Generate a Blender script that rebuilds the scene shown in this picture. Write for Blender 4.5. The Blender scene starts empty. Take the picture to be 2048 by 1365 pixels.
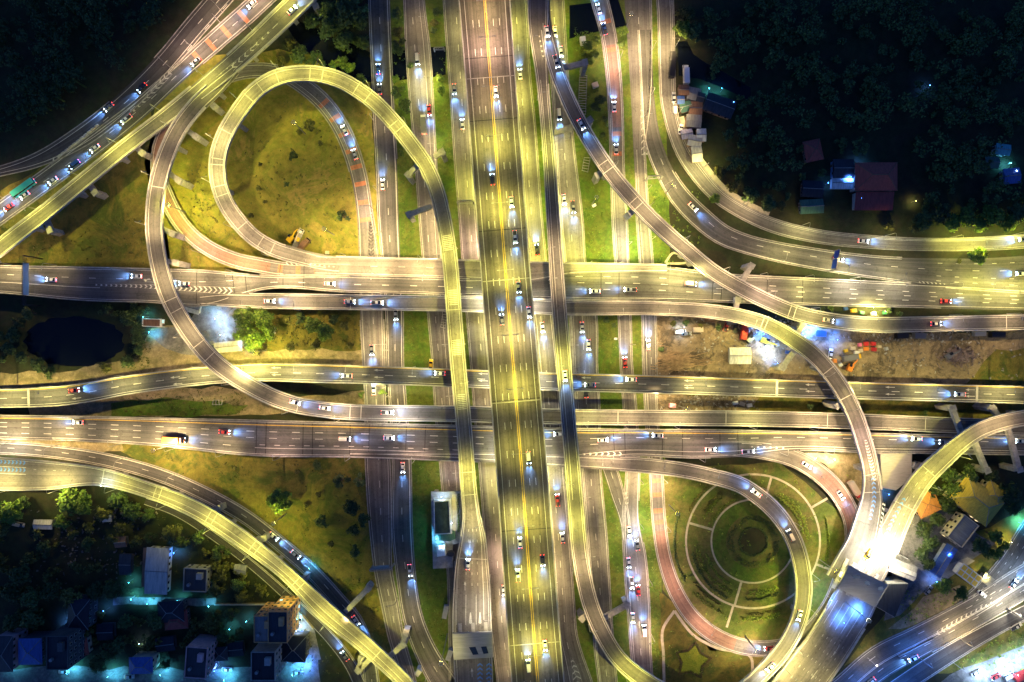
import bpy, bmesh, math, random
import numpy as np
from mathutils import Vector, Matrix
random.seed(7)
rng = np.random.default_rng(7)
sc = bpy.context.scene
COL = sc.collection
R = math.radians

# ------------------------------------------------------------------ camera, sky, moonlight, exposure
HC = 300.0            # drone height in metres
S0 = 0.22             # metres of ground per photo pixel (photo 2048 x 1365)
cam = bpy.data.objects.new('camera', bpy.data.cameras.new('camera'))
COL.objects.link(cam)
cam.location = (0, 0, HC)
cam.rotation_euler = (0, 0, 0)
cam.data.sensor_width = 36
cam.data.lens = 36 * HC / (2048 * S0)
cam.data.clip_end = 6000
sc.camera = cam
world = bpy.data.worlds.new('World'); sc.world = world; world.use_nodes = True
wn = world.node_tree
sky = wn.nodes.new('ShaderNodeTexSky'); sky.sky_type = 'NISHITA'; sky.sun_disc = False
sky.sun_elevation = R(4); sky.sun_rotation = R(250); sky.altitude = 100
tint = wn.nodes.new('ShaderNodeMix'); tint.data_type = 'RGBA'; tint.blend_type = 'MULTIPLY'; tint.inputs[0].default_value = 1
tint.inputs[7].default_value = (.17, .50, 1.75, 1)
wn.links.new(sky.outputs[0], tint.inputs[6]); wn.links.new(tint.outputs[2], wn.nodes['Background'].inputs[0])
wn.nodes['Background'].inputs[1].default_value = 0.15
sun = bpy.data.lights.new('moonlight', 'SUN'); sun.energy = 0.07; sun.angle = R(10); sun.color = (.55, .7, 1)
so = bpy.data.objects.new('moonlight', sun); COL.objects.link(so); so.rotation_euler = (R(35), R(10), R(40))
sc.view_settings.view_transform = 'Standard'; sc.view_settings.look = 'None'
sc.view_settings.exposure = 0.0; sc.view_settings.gamma = 1
sc.cycles.use_denoising = True
sc.cycles.max_bounces = 4; sc.cycles.diffuse_bounces = 2; sc.cycles.glossy_bounces = 2
sc.cycles.transmission_bounces = 2; sc.cycles.sample_clamp_indirect = 4
LAMP = 14200.0         # power of one street lamp of strength 1
HEAD = 11000.0          # power of one car headlamp

def W(px, py, z=0.0):
    k = S0 * (HC - z) / HC
    return Vector(((px - 1024) * k, (682.5 - py) * k, z))

# ------------------------------------------------------------------ materials
MATS = {}
def mat(name, col, rough=.8, metal=0, emit=None, estr=0, spec=.4):
    if name in MATS: return MATS[name]
    m = bpy.data.materials.new(name); m.use_nodes = True
    b = m.node_tree.nodes['Principled BSDF']
    b.inputs['Base Color'].default_value = (*col, 1)
    b.inputs['Roughness'].default_value = rough; b.inputs['Metallic'].default_value = metal
    b.inputs['Specular IOR Level'].default_value = spec
    if emit:
        b.inputs['Emission Color'].default_value = (*emit, 1); b.inputs['Emission Strength'].default_value = estr
    MATS[name] = m
    return m
class N:
    """tiny node helper"""
    def __init__(s, name, rough=.8):
        s.m = bpy.data.materials.new(name); s.m.use_nodes = True; s.t = s.m.node_tree
        s.b = s.t.nodes['Principled BSDF']; s.b.inputs['Roughness'].default_value = rough
        s.b.inputs['Specular IOR Level'].default_value = .3
        MATS[name] = s.m
    def n(s, typ, **kw):
        x = s.t.nodes.new(typ)
        for k, v in kw.items():
            if k.startswith('i_'):
                x.inputs[k[2:].replace('_', ' ')].default_value = v
            else: setattr(x, k, v)
        return x
    def l(s, a, b): s.t.links.new(a, b)
    def coord(s, kind, scale=(1, 1, 1)):
        tc = s.n('ShaderNodeTexCoord'); mp = s.n('ShaderNodeMapping')
        mp.inputs['Scale'].default_value = scale
        s.l(tc.outputs[kind], mp.inputs['Vector']); return mp.outputs[0]
    def noise(s, vec, scale, detail=4, rough=.6, dist=0):
        x = s.n('ShaderNodeTexNoise'); s.l(vec, x.inputs['Vector'])
        x.inputs['Scale'].default_value = scale; x.inputs['Detail'].default_value = detail
        x.inputs['Roughness'].default_value = rough; x.inputs['Distortion'].default_value = dist
        return x.outputs['Fac']
    def ramp(s, fac, stops):
        x = s.n('ShaderNodeValToRGB'); s.l(fac, x.inputs[0])
        e = x.color_ramp.elements
        while len(e) < len(stops): e.new(.5)
        for el, (p, c) in zip(e, stops):
            el.position = p; el.color = (*c, 1) if len(c) == 3 else c
        return x.outputs[0]
    def mix(s, fac, a, b, mode='MIX'):
        x = s.n('ShaderNodeMix', data_type='RGBA', blend_type=mode)
        if isinstance(fac, (int, float)): x.inputs[0].default_value = fac
        else: s.l(fac, x.inputs[0])
        for i, v in ((6, a), (7, b)):
            if isinstance(v, tuple): x.inputs[i].default_value = (*v, 1)
            else: s.l(v, x.inputs[i])
        return x.outputs[2]
    def bump(s, h, strength=.4, dist=.2):
        x = s.n('ShaderNodeBump'); x.inputs['Strength'].default_value = strength; x.inputs['Distance'].default_value = dist
        s.l(h, x.inputs['Height']); s.l(x.outputs[0], s.b.inputs['Normal'])
    def out(s, col): s.l(col, s.b.inputs['Base Color']); return s.m

def asphalt(name, col, streak=.5, rough=.7, bays=.2, patch=.25):
    a = N(name, rough)
    g = lambda v: (v, v, v)
    st = a.ramp(a.noise(a.coord('UV', (.010, .55, 1)), 1, 5, .65), [(.32, g(1 - streak)), (.68, g(1 + streak * .6))])
    st2 = a.ramp(a.noise(a.coord('UV', (.004, 2.4, 1)), 1, 3, .6), [(.35, g(1 - streak * .5)), (.65, g(1 + streak * .3))])
    vo = a.n('ShaderNodeTexVoronoi', voronoi_dimensions='1D'); sx = a.n('ShaderNodeSeparateXYZ')
    a.l(a.coord('UV', (.03, 1, 1)), sx.inputs[0]); a.l(sx.outputs[0], vo.inputs['W']); vo.inputs['Scale'].default_value = 1
    bw = a.n('ShaderNodeRGBToBW'); a.l(vo.outputs['Color'], bw.inputs[0])
    by = a.ramp(bw.outputs[0], [(0.2, g(1 - bays)), (.8, g(1 + bays))])
    big = a.ramp(a.noise(a.coord('Object'), .09, 5, .7), [(.3, g(1 - patch)), (.7, g(1 + patch))])
    fine = a.ramp(a.noise(a.coord('Object'), 2.2, 3, .7), [(.2, g(.8)), (.8, g(1.2))])
    c = a.mix(1, col, st, 'MULTIPLY')
    stain = a.ramp(a.noise(a.coord('Object'), .42, 6, .75, 1.5), [(.36, g(.66)), (.46, g(1)), (.62, g(1)), (.74, g(1.16))])
    for k in (st2, by, big, fine, stain): c = a.mix(1, c, k, 'MULTIPLY')
    a.bump(a.noise(a.coord('Object'), 6, 3), .3, .03)
    return a.out(c)
def mottled(name, stops, scale=.12, rough=.9, fine=3.0, bump=.5, lo=.30, hi=.70, fvar=.35):
    """ground cover: large patches of several colours broken up by finer noise"""
    a = N(name, rough); o = a.coord('Object')
    n1 = a.noise(o, scale, 8, .72, .6)
    ps = [lo + (hi - lo) * i / (len(stops) - 1) for i in range(len(stops))]
    c = a.ramp(n1, list(zip(ps, stops)))
    g = lambda v: (v, v, v)
    f = a.noise(o, fine, 5, .75)
    c = a.mix(1, c, a.ramp(f, [(.3, g(1 - fvar)), (.7, g(1 + fvar))]), 'MULTIPLY')
    m2 = a.noise(o, scale * 5, 5, .7)
    c = a.mix(1, c, a.ramp(m2, [(.3, g(.65)), (.7, g(1.3))]), 'MULTIPLY')
    a.bump(f, bump, .4)
    return a.out(c)
def leafmat(name, c0, c1, c2):
    a = N(name, .6); ge = a.n('ShaderNodeNewGeometry'); oi = a.n('ShaderNodeObjectInfo')
    c = a.ramp(ge.outputs['Random Per Island'], [(0, c0), (.55, c1), (1, c2)])
    g = lambda v: (v, v, v)
    c = a.mix(1, c, a.ramp(oi.outputs['Random'], [(0, g(.65)), (1, g(1.3))]), 'MULTIPLY')
    return a.out(c)
def roofmat(name, col, scale=(1.2, .12, 1), var=.35):
    a = N(name, .55); o = a.coord('Object', scale); g = lambda v: (v, v, v)
    c = a.mix(1, col, a.ramp(a.noise(o, 1.5, 5, .7), [(.3, g(1 - var)), (.7, g(1 + var))]), 'MULTIPLY')
    w = a.n('ShaderNodeTexWave', wave_type='BANDS'); a.l(a.coord('Object'), w.inputs[0]); w.inputs['Scale'].default_value = 1.6
    c = a.mix(1, c, a.ramp(w.outputs['Fac'], [(0, g(.8)), (1, g(1.1))]), 'MULTIPLY')
    return a.out(c)
def plaster(name, col, var=.25, rough=.85):
    a = N(name, rough); g = lambda v: (v, v, v); o = a.coord('Object')
    c = a.mix(1, col, a.ramp(a.noise(o, .5, 6, .7), [(.3, g(1 - var)), (.7, g(1 + var))]), 'MULTIPLY')
    c = a.mix(1, c, a.ramp(a.noise(o, 5, 3, .6), [(.3, g(.88)), (.7, g(1.1))]), 'MULTIPLY')
    return a.out(c)

M_AS = asphalt('asphalt', (.085, .083, .082))
M_ASD = asphalt('asphalt_dark', (.055, .053, .056), .55)
M_ASL = asphalt('asphalt_worn', (.135, .128, .122), .45)
M_MAIN = asphalt('asphalt_viaduct', (.112, .098, .083), .6, .7, .15)
M_DECK = asphalt('concrete_deck', (.165, .150, .140), .35, .75, .12)
M_DECKD = asphalt('concrete_deck_dark', (.10, .094, .092), .35, .75, .2)
M_RED = asphalt('red_asphalt', (.20, .118, .092), .4)
M_CON = plaster('concrete', (.36, .35, .33))
M_COND = plaster('concrete_stained', (.26, .25, .235), .4)
M_WHITE = asphalt('white_road_paint', (.46, .45, .42), .28, .6, .05, .2)
M_YEL = asphalt('yellow_road_paint', (.58, .38, .05), .18, .6, .05, .2)
M_BLUEP = asphalt('blue_road_paint', (.10, .25, .62), .18, .6, .05, .2)
M_REDP = asphalt('red_road_paint', (.36, .14, .075), .3, .6, .05, .2)
M_JOINT = mat('joint_rubber', (.012, .012, .012), .9)
M_STEEL = mat('galvanised_steel', (.24, .245, .25), .5, .4)
M_DARKM = mat('dark_metal', (.04, .04, .045), .5, .5)
M_SOIL = mottled('soil', [(.014, .018, .012), (.03, .028, .014), (.022, .034, .012), (.05, .04, .02)], .06)
M_LAWN = mottled('dry_lawn', [(.065, .092, .011), (.115, .125, .015), (.185, .155, .028), (.13, .14, .019), (.26, .19, .05), (.10, .125, .016)], .05, fvar=.28)
M_GRASS = mottled('verge_grass', [(.035, .07, .01), (.06, .115, .012), (.10, .12, .02), (.05, .10, .012)], .10)
M_OLIVE = mottled('rough_grass', [(.033, .056, .009), (.07, .09, .013), (.14, .115, .023), (.048, .068, .011), (.105, .11, .018)], .06)
M_DIRT = mottled('dirt', [(.10, .078, .05), (.17, .13, .082), (.24, .185, .12), (.075, .06, .042), (.16, .125, .08)], .08)
M_SAND = mottled('sandy_soil', [(.20, .155, .09), (.30, .235, .14), (.16, .135, .07), (.27, .2, .12)], .10)
M_GARDEN = mottled('garden_grass', [(.045, .075, .012), (.075, .11, .018), (.13, .115, .035), (.06, .095, .015)], .09)
M_FLAG = plaster('pale_paving', (.40, .36, .28), .25)
M_PAVE = mottled('yard_paving', [(.14, .135, .13), (.2, .19, .18), (.10, .1, .1), (.24, .225, .21)], .10)
M_WATER = mat('dark_water', (.003, .005, .009), .22, 0, spec=.25)
M_HEDGE = leafmat('hedge_leaves', (.05, .10, .01), (.13, .20, .02), (.26, .30, .04))
M_LEAF = leafmat('bright_leaves', (.04, .085, .01), (.09, .16, .02), (.17, .23, .03))
M_LEAFD = leafmat('dark_leaves', (.02, .045, .014), (.045, .08, .022), (.085, .12, .03))
M_LEAFO = leafmat('olive_leaves', (.035, .045, .008), (.08, .085, .015), (.14, .13, .03))
M_BARK = plaster('bark', (.09, .065, .045))

# ------------------------------------------------------------------ mesh helpers
class MB:
    def __init__(s): s.v = []; s.f = []; s.uv = []
    def add(s, vs, fs, uvs=None):
        b = len(s.v); s.v += [tuple(p) for p in vs]
        s.uv += list(uvs) if uvs is not None else [(p[0], p[1]) for p in vs]
        s.f += [tuple(i + b for i in f) for f in fs]
    def quad(s, a, b, c, d, uvs=None): s.add((a, b, c, d), ((0, 1, 2, 3),), uvs)
    def box(s, c, size, rot=0, taper=1.0, tilt=None):
        x, y, z = size[0] / 2, size[1] / 2, size[2] / 2
        vs = []
        for sz in (-1, 1):
            t = taper if sz > 0 else 1
            for sx, sy in ((-1, -1), (1, -1), (1, 1), (-1, 1)):
                vs.append(Vector((sx * x * t, sy * y * t, sz * z)))
        m = Matrix.Rotation(rot, 3, 'Z')
        if tilt: m = m @ tilt
        s.add([m @ v + Vector(c) for v in vs], ((3, 2, 1, 0), (4, 5, 6, 7), (0, 1, 5, 4), (1, 2, 6, 5), (2, 3, 7, 6), (3, 0, 4, 7)))
    def tube(s, pts, rad, n=8, cap=True):
        pts = [Vector(p) for p in pts]
        if not isinstance(rad, (list, tuple)): rad = [rad] * len(pts)
        rings = []
        for i, p in enumerate(pts):
            d = (pts[min(i + 1, len(pts) - 1)] - pts[max(i - 1, 0)]).normalized()
            a = d.cross(Vector((0, 0, 1))) if abs(d.z) < .95 else d.cross(Vector((1, 0, 0)))
            a.normalize(); b = d.cross(a)
            rings.append([p + (a * math.cos(t) + b * math.sin(t)) * rad[i] for t in [2 * math.pi * k / n for k in range(n)]])
        vs = [v for r in rings for v in r]; fs = []
        for i in range(len(pts) - 1):
            for k in range(n):
                fs.append((i * n + k, i * n + (k + 1) % n, (i + 1) * n + (k + 1) % n, (i + 1) * n + k))
        if cap: fs += [tuple(range(n - 1, -1, -1)), tuple((len(pts) - 1) * n + k for k in range(n))]
        s.add(vs, fs)
    def prism(s, poly, z0, z1):
        """vertical prism over a convex-ish polygon of (x, y)"""
        n = len(poly)
        a = sum(poly[i][0] * poly[(i + 1) % n][1] - poly[(i + 1) % n][0] * poly[i][1] for i in range(n))
        if a < 0: poly = poly[::-1]
        vs = [(x, y, z0) for x, y in poly] + [(x, y, z1) for x, y in poly]
        s.add(vs, [tuple(range(n - 1, -1, -1)), tuple(range(n, 2 * n))] + [(i, (i + 1) % n, n + (i + 1) % n, n + i) for i in range(n)])
    def mesh(s, name, m, smooth=False):
        me = bpy.data.meshes.new(name); me.from_pydata(s.v, [], s.f)
        ul = me.uv_layers.new(name='UVMap')
        idx = np.empty(len(me.loops), dtype=np.int32); me.loops.foreach_get('vertex_index', idx)
        ul.data.foreach_set('uv', np.array(s.uv, dtype=np.float32)[idx].ravel())
        me.materials.append(m)
        if smooth: me.polygons.foreach_set('use_smooth', [True] * len(me.polygons))
        me.update()
        return me
    def build(s, name, m, parent=None, smooth=False):
        return link(name, s.mesh(name, m, smooth), parent)
def link(name, data, parent=None, loc=None, rz=0):
    o = bpy.data.objects.new(name, data); COL.objects.link(o)
    if parent is not None: o.parent = parent
    if loc is not None: o.location = loc
    if rz: o.rotation_euler = (0, 0, rz)
    return o
def tag(o, label, cat, group=None, kind=None):
    o['label'] = label; o['category'] = cat
    if group: o['group'] = group
    if kind: o['kind'] = kind
    return o
def thing(name, label, cat, loc=(0, 0, 0), rz=0, group=None, kind=None):
    return tag(link(name, None, None, loc, rz), label, cat, group, kind)
ORD = 'zeroth first second third fourth fifth sixth seventh eighth ninth tenth eleventh twelfth thirteenth fourteenth fifteenth sixteenth seventeenth eighteenth nineteenth twentieth'.split()
def nth(i, n, end):
    if n == 1: return 'the only one there'
    if i == 1: return 'nearest its %s end' % end
    if i == n: return 'farthest from its %s end' % end
    return '%s from its %s end' % (ORD[i], end)

def poly_sheet(name, m, pts, z, label, cat='ground', jitter=.0, kind='structure', step=30):
    """flat ground patch from photo pixels, its edge subdivided and roughened"""
    P = []
    n = len(pts)
    for i in range(n):
        a, b = Vector(pts[i]), Vector(pts[(i + 1) % n])
        k = max(1, int((b - a).length / step)) if jitter else 1
        for j in range(k):
            q = a.lerp(b, j / k)
            P.append(W(q.x + random.uniform(-jitter, jitter), q.y + random.uniform(-jitter, jitter), 0))
    bm = bmesh.new(); f = bm.faces.new([bm.verts.new((p.x, p.y, z)) for p in P])
    if f.normal.z < 0: f.normal_flip()
    f.normal_update()
    if f.normal.z < 0: f.normal_flip()
    bmesh.ops.triangulate(bm, faces=[f])
    me = bpy.data.meshes.new(name); bm.to_mesh(me); bm.free(); me.materials.append(m)
    o = link(name, me)
    return tag(o, label, cat, None, kind)
def ellipse(cx, cy, rx, ry, n=40, wob=.0, rot=0):
    out = []
    for i in range(n):
        t = 2 * math.pi * i / n; k = 1 + random.uniform(-wob, wob)
        x, y = rx * k * math.cos(t), ry * k * math.sin(t)
        out.append((cx + x * math.cos(rot) - y * math.sin(rot), cy + x * math.sin(rot) + y * math.cos(rot)))
    return out

# ------------------------------------------------------------------ roads: sampled centre lines
ROADS = {}
def hermite(P, step):
    P = np.array(P, float); d = np.linalg.norm(np.diff(P[:, :2], axis=0), axis=1); t = np.concatenate([[0], np.cumsum(d)])
    T = np.zeros_like(P)
    for i in range(len(P)):
        if i == 0: T[i] = (P[1] - P[0]) / (t[1] - t[0])
        elif i == len(P) - 1: T[i] = (P[-1] - P[-2]) / (t[-1] - t[-2])
        else:
            h0, h1 = t[i] - t[i - 1], t[i + 1] - t[i]
            T[i] = ((P[i] - P[i - 1]) / h0 * h1 + (P[i + 1] - P[i]) / h1 * h0) / (h0 + h1)
    n = max(3, int(t[-1] / step) + 1); q = np.linspace(0, t[-1], n); out = np.empty((n, P.shape[1]))
    k = np.clip(np.searchsorted(t, q, 'right') - 1, 0, len(P) - 2)
    h = t[k + 1] - t[k]; u = (q - t[k]) / h
    a, b = P[k], P[k + 1]; ta, tb = T[k], T[k + 1]
    u = u[:, None]; h = h[:, None]
    return a * (2 * u**3 - 3 * u**2 + 1) + ta * h * (u**3 - 2 * u**2 + u) + b * (-2 * u**3 + 3 * u**2) + tb * h * (u**3 - u**2)
def road(key, phrase, start, pts, z=0.0, ground=False):
    """pts: (cx, cy, width[, z]) in photo pixels, or ((lx, ly), (rx, ry)[, z]) edges"""
    rows = []
    for p in pts:
        if isinstance(p[0], tuple):
            (lx, ly), (rx, ry) = p[0], p[1]
            rows.append([(lx + rx) / 2, (ly + ry) / 2, None, p[2] if len(p) > 2 else z, rx - lx, ry - ly])
        else: rows.append([p[0], p[1], p[2], p[3] if len(p) > 3 else z, 0, 0])
    for i, r in enumerate(rows):
        if r[2] is None:
            a, b = rows[max(0, i - 1)], rows[min(len(rows) - 1, i + 1)]
            dx, dy = b[0] - a[0], b[1] - a[1]; L = math.hypot(dx, dy)
            r[2] = abs(r[4] * dy - r[5] * dx) / L
    A = hermite([r[:4] for r in rows], 11)
    k = S0 * (HC - A[:, 3]) / HC
    P = np.stack([(A[:, 0] - 1024) * k, (682.5 - A[:, 1]) * k, A[:, 3]], 1)
    T = np.gradient(P[:, :2], axis=0); T /= np.linalg.norm(T, axis=1)[:, None]
    S = np.concatenate([[0], np.cumsum(np.linalg.norm(np.diff(P[:, :2], axis=0), axis=1))])
    ROADS[key] = dict(key=key, phrase=phrase, start=start, P=P, T=T, Rn=np.stack([T[:, 1], -T[:, 0]], 1), w=A[:, 2] * k, S=S, px=A[:, :2], L=S[-1], ground=ground, n_lamp=[], n_car=[])
    return ROADS[key]
def at(r, s, f=0.0, m=0.0, dz=0.0):
    """point at arclength s, lateral f * half width + m metres (positive = right of travel)"""
    S = r['S']
    x, y, z = (np.interp(s, S, r['P'][:, i]) for i in range(3))
    nx, ny = np.interp(s, S, r['Rn'][:, 0]), np.interp(s, S, r['Rn'][:, 1])
    o = f * np.interp(s, S, r['w']) / 2 + m
    return Vector((x + nx * o, y + ny * o, z + dz))
def head(r, s):
    t = np.array([np.interp(s, r['S'], r['T'][:, 0]), np.interp(s, r['S'], r['T'][:, 1])])
    return math.atan2(t[1], t[0])
def near(r, px, py):
    """arclength and signed lateral metres of a photo pixel on road r"""
    i = int(np.argmin((r['px'][:, 0] - px)**2 + (r['px'][:, 1] - py)**2))
    z = r['P'][i, 2]; q = W(px, py, z)
    d = np.array([q.x - r['P'][i, 0], q.y - r['P'][i, 1]])
    return float(np.clip(r['S'][i] + d @ r['T'][i], 0, r['L'])), float(d @ r['Rn'][i])
def spx(r, v):
    """a range end: float fraction 0..1 of the road's length or a photo pixel"""
    return near(r, *v)[0] if isinstance(v, tuple) else v * r['L']
def strip(mb, r, s0, s1, f0, m0, f1, m1, dz, step=3.0):
    n = max(1, int(abs(s1 - s0) / step)); vs = []; uv = []; fs = []
    for i in range(n + 1):
        s = s0 + (s1 - s0) * i / n
        vs += [at(r, s, f0, m0, dz), at(r, s, f1, m1, dz)]; uv += [(s, m0 + f0 * 5), (s, m1 + f1 * 5)]
    for i in range(n): fs.append((2 * i, 2 * i + 1, 2 * i + 3, 2 * i + 2))
    mb.add(vs, fs, uv)
def line(mb, r, f, m=0.0, w=.22, rng_=(0, 1), dash=None, dz=.02):
    a, b = spx(r, rng_[0]), spx(r, rng_[1])
    if a > b: a, b = b, a
    if dash is None: strip(mb, r, a, b, f, m - w / 2, f, m + w / 2, dz)
    else:
        on, off = dash; s = a + off * .5
        while s + on < b:
            strip(mb, r, s, s + on, f, m - w / 2, f, m + w / 2, dz); s += on + off
def profile(mb, r, a, b, prof, step=3.0):
    """sweep a cross-section [(f, m, dz)...] (closed) from arclength a to b"""
    n = max(1, int((b - a) / step)); k = len(prof); vs = []; fs = []; uv = []
    for i in range(n + 1):
        s = a + (b - a) * i / n
        for (f, m, dz) in prof:
            vs.append(at(r, s, f, m, dz)); uv.append((s, m + f * 5 + dz))
    for i in range(n):
        for j in range(k):
            q = (j + 1) % k
            fs.append((i * k + j, i * k + q, (i + 1) * k + q, (i + 1) * k + j))
    fs += [tuple(range(k - 1, -1, -1)), tuple(n * k + j for j in range(k))]
    mb.add(vs, fs, uv)
def on_road(x, y, z=None, margin=.6, ground_only=False):
    for r in ROADS.values():
        if ground_only and not r['ground']: continue
        d = (r['P'][:, 0] - x)**2 + (r['P'][:, 1] - y)**2
        i = int(np.argmin(d))
        if z is not None and r['P'][i, 2] > z - 2: continue
        if d[i] < (r['w'][i] / 2 + margin)**2: return True
    return False
def beam_ok(x, y, z): return not on_road(x, y, z, 1.0)

def deck(key, label, m, cat='ramp', par=((0, 1), (0, 1)), lines=(), joints=(), piers=24, depth=1.5, edge=.75, beams=(), pm=None, name='elevated_ramp', ph=.85):
    """an elevated road: deck, two parapets, markings, joints, piers and outrigger crossbeams"""
    r = ROADS[key]; root = thing(name, label, cat); r['root'] = root
    pm = pm or M_CON
    d = MB(); n = len(r['S']); vs = []; fs = []; uv = []
    strip(d, r, 0, r['L'], -1, 0, 1, 0, 0)
    t = MB(); profile(t, r, 0, r['L'], [(1, 0, -.01), (1, 0, -.5), (.5, 0, -depth), (-.5, 0, -depth), (-1, 0, -.5), (-1, 0, -.01)])
    d.uv = [(u, (v)) for u, v in d.uv]
    dk = d.build('deck', m, root)
    t.build('girder', M_COND, root)
    for side, rg in ((-1, par[0]), (1, par[1])):
        if rg is None: continue
        for (a, b) in (rg if isinstance(rg, list) else [rg]):
            a, b = spx(r, a), spx(r, b)
            if a > b: a, b = b, a
            q = MB(); profile(q, r, a, b, [(side, 0, -.3), (side, -side * .45, .0), (side, -side * .28, ph), (side, side * .02, ph)])
            if side > 0: q.f = [f[::-1] for f in q.f]
            q.build('parapet', pm, root)
    marks(r, root, lines, edge)
    if joints:
        for v in joints:
            j = MB(); s = spx(r, v); strip(j, r, s - .14, s + .14, -1, .5, 1, -.5, .012)
            j.build('expansion_joint', M_JOINT, root)
    if piers:
        s = piers * .4
        while s < r['L'] - 4:
            p = at(r, s); z = p.z - depth
            if z > 2.5 and not on_road(p.x, p.y, p.z, 1.3):
                q = MB(); h = head(r, s); w = float(np.interp(s, r['S'], r['w']))
                q.box((p.x, p.y, z / 2 - .6), (1.8, min(3.2, w * .4), z - 1.2), h)
                q.box((p.x, p.y, z - .61), (1.9, w * .72, 1.2), h)
                q.build('pier', M_COND, root)
            s += piers
    for bm_ in beams:
        x1, y1, x2, y2 = bm_[:4]; s, _ = near(r, x1, y1); zt = at(r, s).z - depth - .02
        if len(bm_) > 4: zt = bm_[4]
        a, b = W(x1, y1, zt), W(x2, y2, zt); dv = b - a; L = dv.length; h = math.atan2(dv.y, dv.x)
        q = MB(); c = (a + b) / 2
        q.box((c.x, c.y, zt - .9), (L, 2.1, 1.8), h)
        q.box((b.x, b.y, (zt - 1.8) / 2 + .001), (1.9, 2.5, zt - 1.8), h)
        q.box((b.x, b.y, zt + .15), (2.4, 2.7, .3), h)
        q.build('crossbeam', M_COND, root)
    return root
def marks(r, root, lines, edge):
    by = {}
    for ln in lines:
        kw = dict(ln); c = kw.pop('c', 'w')
        line(by.setdefault(c, MB()), r, kw.pop('f'), kw.pop('m', 0), kw.pop('w', .24), kw.pop('rg', (0, 1)), kw.pop('dash', None))
    if edge:
        for f in (-1, 1): line(by.setdefault('w', MB()), r, f, -f * edge, .22)
    for c, mb in by.items():
        mb.build('lane_marking', {'w': M_WHITE, 'y': M_YEL, 'b': M_BLUEP}[c], root)
def flat(key, label, m, lines=(), edge=.5, kerb=(1, 1), z=None, joints=(), bands=(), barrier=()):
    """a road on the ground: a sheet with kerbs and painted markings"""
    r = ROADS[key]; d = MB()
    strip(d, r, 0, r['L'], -1, 0, 1, 0, 0)
    root = d.build('road', m); tag(root, label, 'road', None, 'structure'); r['root'] = root
    marks(r, root, lines, edge)
    for side, on in ((-1, kerb[0]), (1, kerb[1])):
        if not on: continue
        for (a, b) in (on if isinstance(on, list) else [(0, 1)]):
            a, b = sorted((spx(r, a), spx(r, b)))
            q = MB(); profile(q, r, a, b, [(side, 0, -.2), (side, 0, .16), (side, side * .35, .16), (side, side * .35, -.2)], 4)
            if side < 0: q.f = [f[::-1] for f in q.f]
            q.build('kerb', M_COND, root)
    if bands:
        for v in bands:
            j = MB(); s = spx(r, v); strip(j, r, s - 1.0, s + 1.0, -1, .9, 1, -.9, .012)
            j.build('speed_band', M_REDP, root)
    if joints:
        for v in joints:
            j = MB(); s = spx(r, v); strip(j, r, s - .12, s + .12, -1, 0, 1, 0, .012)
            j.build('expansion_joint', M_JOINT, root)
    return root
def chevrons(key, pts, n, z=None, m=None, flip=1, dz=.03, thick=.42, arm=.9, name='gore_chevrons', outline=True):
    """V-shaped gore markings along photo pixels pts [(x, y, width)], points towards the first pixel"""
    r = ROADS[key]; A = hermite(pts, 2.0); mb = MB()
    d = np.linalg.norm(np.diff(A[:, :2], axis=0), axis=1); t = np.concatenate([[0], np.cumsum(d)])
    def P(s, o):
        x, y, w = (np.interp(s, t, A[:, i]) for i in range(3))
        e = 1.0; x2, y2 = np.interp(s + e, t, A[:, 0]), np.interp(s + e, t, A[:, 1]); x1, y1 = np.interp(s - e, t, A[:, 0]), np.interp(s - e, t, A[:, 1])
        tx, ty = x2 - x1, y2 - y1; L = math.hypot(tx, ty) or 1
        zz = at(r, near(r, x, y)[0]).z + dz
        return W(x - ty / L * o * w / 2, y + tx / L * o * w / 2, zz)
    th = thick / S0
    for i in range(n):
        s = t[-1] * (i + .5) / n; w = np.interp(s, t, A[:, 2]); k = w * .5 * arm * flip
        for sd in (-1, 1):
            a, b, c, e = P(s, 0), P(s + th * 1.6, 0), P(s + k + th * 1.6, sd * .96), P(s + k, sd * .96)
            mb.quad(a, b, c, e)
    if outline:
        for sd in (-1, 1):
            k = 30
            for i in range(k):
                s0, s1 = t[-1] * i / k, t[-1] * (i + 1) / k
                mb.quad(P(s0, sd), P(s1, sd), P(s1, sd * .93), P(s0, sd * .93))
    for i, f in enumerate(mb.f):
        a, b, c = (Vector(mb.v[j]) for j in f[:3])
        if (b - a).cross(c - a).z < 0: mb.f[i] = f[::-1]
    return mb.build(name, m or M_WHITE, r['root'])
def arrows(key, pts, rev=1, L=4.2, m=None):
    r = ROADS[key]
    for (x, y) in pts:
        mb = MB(); s, o = near(r, x, y)
        def q(u, v): return at(r, s + u * rev, 0, o + v * rev, .026)
        mb.add([q(-L / 2, -.13), q(L * .1, -.13), q(L * .1, .13), q(-L / 2, .13)], [(0, 1, 2, 3)])
        mb.add([q(L * .1, -.5), q(L / 2, 0), q(L * .1, .5)], [(0, 1, 2)])
        mb.build('arrow_marking', m or M_WHITE, r['root'])
def rungs(key, pts, n=9, gap=.75, f=.55, m=None):
    r = ROADS[key]
    for (x, y) in pts:
        mb = MB(); s, _ = near(r, x, y)
        for i in range(n):
            u = s + (i - n / 2) * gap; strip(mb, r, u - .13, u + .13, -f, 0, f, 0, .024)
        mb.build('rumble_strip', m or M_WHITE, r['root'])
def crosslines(key, pts, w=.3, m=None):
    r = ROADS[key]
    for p in pts:
        mb = MB(); s = spx(r, p); strip(mb, r, s - w / 2, s + w / 2, -1, .5, 1, -.5, .022)
        mb.build('deck_joint', m or M_CON, r['root'])
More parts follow.
